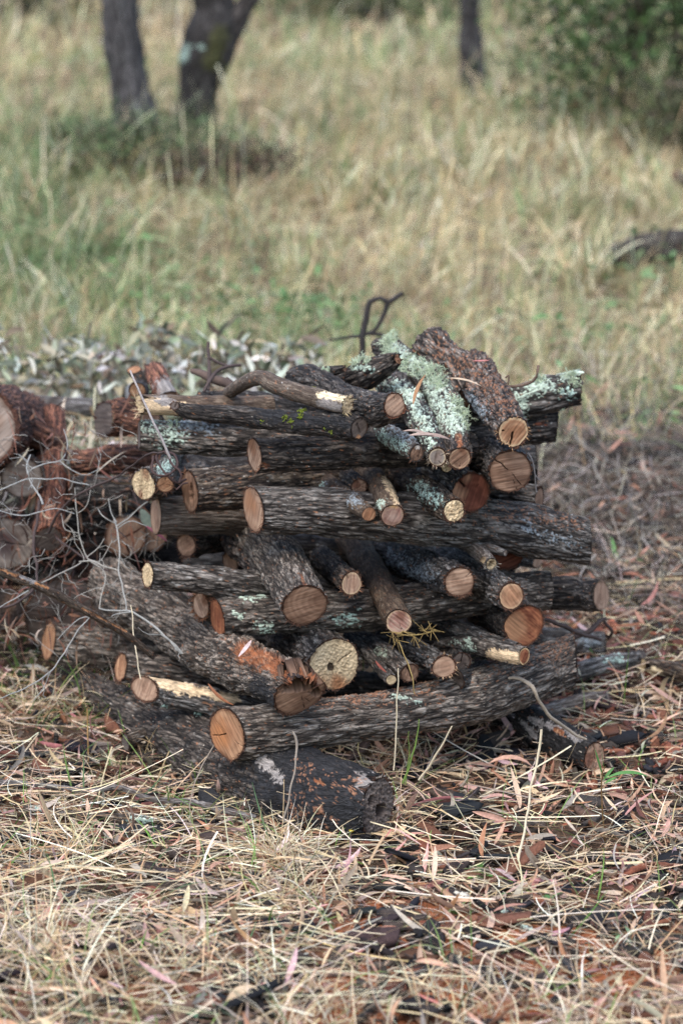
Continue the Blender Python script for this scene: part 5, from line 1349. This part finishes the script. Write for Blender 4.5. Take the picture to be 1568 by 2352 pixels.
leaf_thing("small pink leaf on top of the rough-barked log", 1085,828,.42,.038,.006,.1,-.1,.2,(.50,.20,.17))
leaf_thing("curled grey leaf on the white-flecked log", 925,990,.10,.055,.009,-.2,.2,-.7,(.36,.26,.21))
leaf_thing("crumpled brown leaf between the lichen logs' lower ends", 965,1000,.08,.062,.014,-.1,.1,-.5,(.34,.24,.19))
leaf_thing("second crumpled leaf lying below the curled grey one", 940,1000,.07,.060,.013,.1,.15,-.4,(.40,.29,.23))
leaf_thing("white pink-edged leaf fallen on the orange stripe of the hollow log", 548,1508,.02,.058,.008,.9,.5,-.2,(.60,.46,.42))
leaf_thing("rusty curved strip of bark beside the split log", 478,1570,.15,.080,.007,-.9,-.7,.5,(.24,.09,.04), "bark_strip", "bark")
leaf_thing("pink-red leaf hanging below the smooth grey log", 335,1208,.60,.060,.011,-.4,-.5,-.2,(.32,.10,.14))
leaf_thing("grey-green leaf hanging in the gap of the left heap", 325,1170,.80,.050,.028,-.9,-1.0,0,(.16,.20,.16))
leaf_thing("red curled leaf on the twig row's thin stick", 862,1518,.12,.035,.006,-.8,-.8,.3,(.22,.06,.04))
leaf_thing("big pale dry leaf in the straw at the bottom edge", 520,2312,0,.085,.052,.5,.12,-.15,(.66,.48,.30), onground=True)
leaf_thing("orange-tan dry leaf in the straw at lower left", 392,2095,0,.060,.030,-.6,.15,-.3,(.56,.38,.20), onground=True)
leaf_thing("long mauve leaf on the red soil at lower right", 1218,2158,0,.085,.010,.25,.06,.1,(.46,.24,.26), onground=True)
leaf_thing("pale pink leaf upright in the straw at the bottom", 648,2270,0,.080,.010,1.0,.6,.1,(.60,.38,.38), onground=True)
leaf_thing("long peach leaf curving over the soil below the green weed", 1116,2150,0,.085,.012,1.2,.35,-.3,(.58,.38,.27), onground=True)
leaf_thing("broad pink leaf lying left of the seedling", 1052,1800,0,.075,.016,-1.0,.05,-.1,(.56,.34,.28), onground=True)
leaf_thing("brown papery leaf patch beside the weathered plank", 1456,1605,0,.075,.040,.1,.1,-.2,(.52,.36,.24), onground=True)
# dry casuarina sprig hanging under the slim streaked log
L_, R_, C_ = [], [], []
for (x0, y0, m) in ((900,1452,9),(925,1450,9),(950,1462,10),(975,1450,9),(990,1445,9),(910,1470,5)):
    b = P(x0, y0, .02)
    for _ in range(m):
        d = np.array([rng.normal(.1, .8), rng.normal(0, .5), rng.normal(-.25, .7)]); d /= np.linalg.norm(d)
        t = np.linspace(0, 1, 6)[:, None]
        L_.append(b + d * t * rng.uniform(.012, .032) + rng.normal(0, .002, 3) * t); R_.append(np.linspace(.0008, .0006, 6)); C_.append(np.array((.22, .15, .055)) * rng.uniform(.7, 1.3))
p_, r_ = poly([(1000,1448,.02,2),(960,1458,.02,2),(915,1462,.02,2.2),(925,1495,.0,2),(938,1530,-.04,2),(948,1560,-.06,2),(952,1595,-.06,1.6)])
L_.append(p_); R_.append(r_); C_.append((.24, .17, .06))
v, f, c = tubes(L_, R_, C_, 5)
tag(build("dry_sprig", v, [f], M_TWIG, c, v), "yellow-brown needle sprig caught under the streaked slim log", "sprig")
# grey bark scrap under the round tan butt
gl('scrap', "bark_scrap", "grey scrap of bark hanging on the bowed log below the round tan butt", "bark", [(1160,1772,1),(1161,1773,1)], 'ash', close=False) if False else None
# seedling
root = bpy.data.objects.new("seedling", None); COL.objects.link(root)
tag(root, "small green seedling with narrow leaves standing in the litter at right", "seedling")
g = G(1388, 1932)
Yg = float(g[1])
p_, r_ = poly([(1388,1932,Yg,3.4),(1384,1880,Yg,3),(1381,1820,Yg,2.6),(1383,1775,Yg,2.2),(1390,1760,Yg,1.8)], .012, .0008)
v, f, c = tubes([p_], [r_], [(.13, .075, .03)], 6); build("stem", v, [f], M_TWIG, c, v, root)
for (px, py, ln, wd, az, el, bd) in ((1384,1785,.050,.009,2.6,1.2,.1),(1390,1790,.048,.007,2.2,1.25,.2),(1392,1788,.075,.007,.1,.5,-1.0),(1386,1792,.03,.006,.6,.9,-.5),(1388,1800,.025,.006,-.5,.7,-.3),(1386,1870,.02,.005,2,.9,-.4)):
    v, f, c = ribbons(P(px, py, Yg)[None], np.array([az]), np.array([el]), np.array([bd]), np.array([.1]), np.array([ln * 1.15]), np.array([wd]), np.array([(.085, .21, .055)]), 8, 'leaf', np.array([.9]), fold=.2)
    build("leaf", v, [f], M_LEAF, c, v, root)
def weed(label, px, py, spread, n, ln, wd, cols):
    g = G(px, py)
    root = bpy.data.objects.new("weed", None); COL.objects.link(root); tag(root, label, "weed")
    for k in range(n):
        b = on_ground(np.array([g[0] + rng.normal(0, spread)]), np.array([g[1] + rng.normal(0, spread)]), np.array([.004]))
        v, f, c = ribbons(b, rng.uniform(0, 6.28, 1), rng.uniform(.3, .9, 1), rng.normal(-.6, .3, 1), rng.normal(0, .3, 1), rng.uniform(.8, 1.2, 1) * ln, rng.uniform(.8, 1.2, 1) * wd, pal(cols, 1), 6, 'leaf', fold=.2)
        build("leaf", v, [f], M_LEAF, c, v, root)
weed("green round-leaved weed on the soil at lower right centre", 1100, 2016, .012, 6, .040, .013, [(.10,.22,.05)])
weed("flat green rosette weed on the soil further right", 1226, 2074, .018, 8, .032, .010, [(.09,.20,.07)])
weed("pale green crinkled weed at the lower right", 1445, 2170, .02, 7, .040, .008, [(.20,.30,.17)])
weed("tiny green weed near the white crumbs", 1030, 2100, .010, 5, .028, .009, [(.12,.22,.06)])
weed("blue-green weed at the bottom left of centre", 450, 2335, .02, 6, .035, .012, [(.10,.19,.11)])
weed("light green two-leaved plant in the needle mat at right", 1430, 1300, .012, 4, .085, .012, [(.13,.26,.09)])
# yellow flower bud by the charred end
root = bpy.data.objects.new("flower", None); COL.objects.link(root); tag(root, "tiny yellow flower beside the charred log's lower edge", "flower")
g = P(806, 1906, -.22)
n1 = np.linspace(0, math.pi, 8); n2 = np.linspace(0, 2 * math.pi, 12, endpoint=False)
sv = np.array([[math.sin(a) * math.cos(b), math.sin(a) * math.sin(b), math.cos(a) * .8] for a in n1 for b in n2]) * .0062 * (1 + .12 * rng.normal(0, 1, (96, 1)))
si = np.arange(96).reshape(8, 12); sf = np.stack([si[:-1], np.roll(si[:-1], -1, 1), np.roll(si[1:], -1, 1), si[1:]], -1).reshape(-1, 4)
build("blossom", sv + g, [sf], M_LEAF, np.tile((.85, .62, .02), (96, 1)), sv, root)
v, f, c = tubes([np.array([g, g + [-.003, .0, -.012], g + [-.006, .0, -.03]])], [np.array([.0016, .0014, .0014])], [(.14, .22, .05)], 5); build("stem", v, [f], M_TWIG, c, v, root)
# white crumbs of fungus
g = G(1050, 2062, .012)
vs, fs_, nv = [], [], 0
for k in range(9):
    o_ = np.array([rng.normal(0, .013), rng.normal(0, .006), rng.normal(0, .003)]); vs.append(sv * rng.uniform(.7, 1.5) + g + o_); fs_.append(sf + nv); nv += 96
v = np.concatenate(vs); v = v + .0012 * np.stack([noise(v / .004), noise(v / .004 + 5), noise(v / .004 + 9)], 1)
tag(build("fungus", v, [np.concatenate(fs_)], M_LICHEN, np.tile((.78, .74, .62), (len(v), 1)), v), "small lumpy white fungus crumb on the straw at lower right", "fungus")
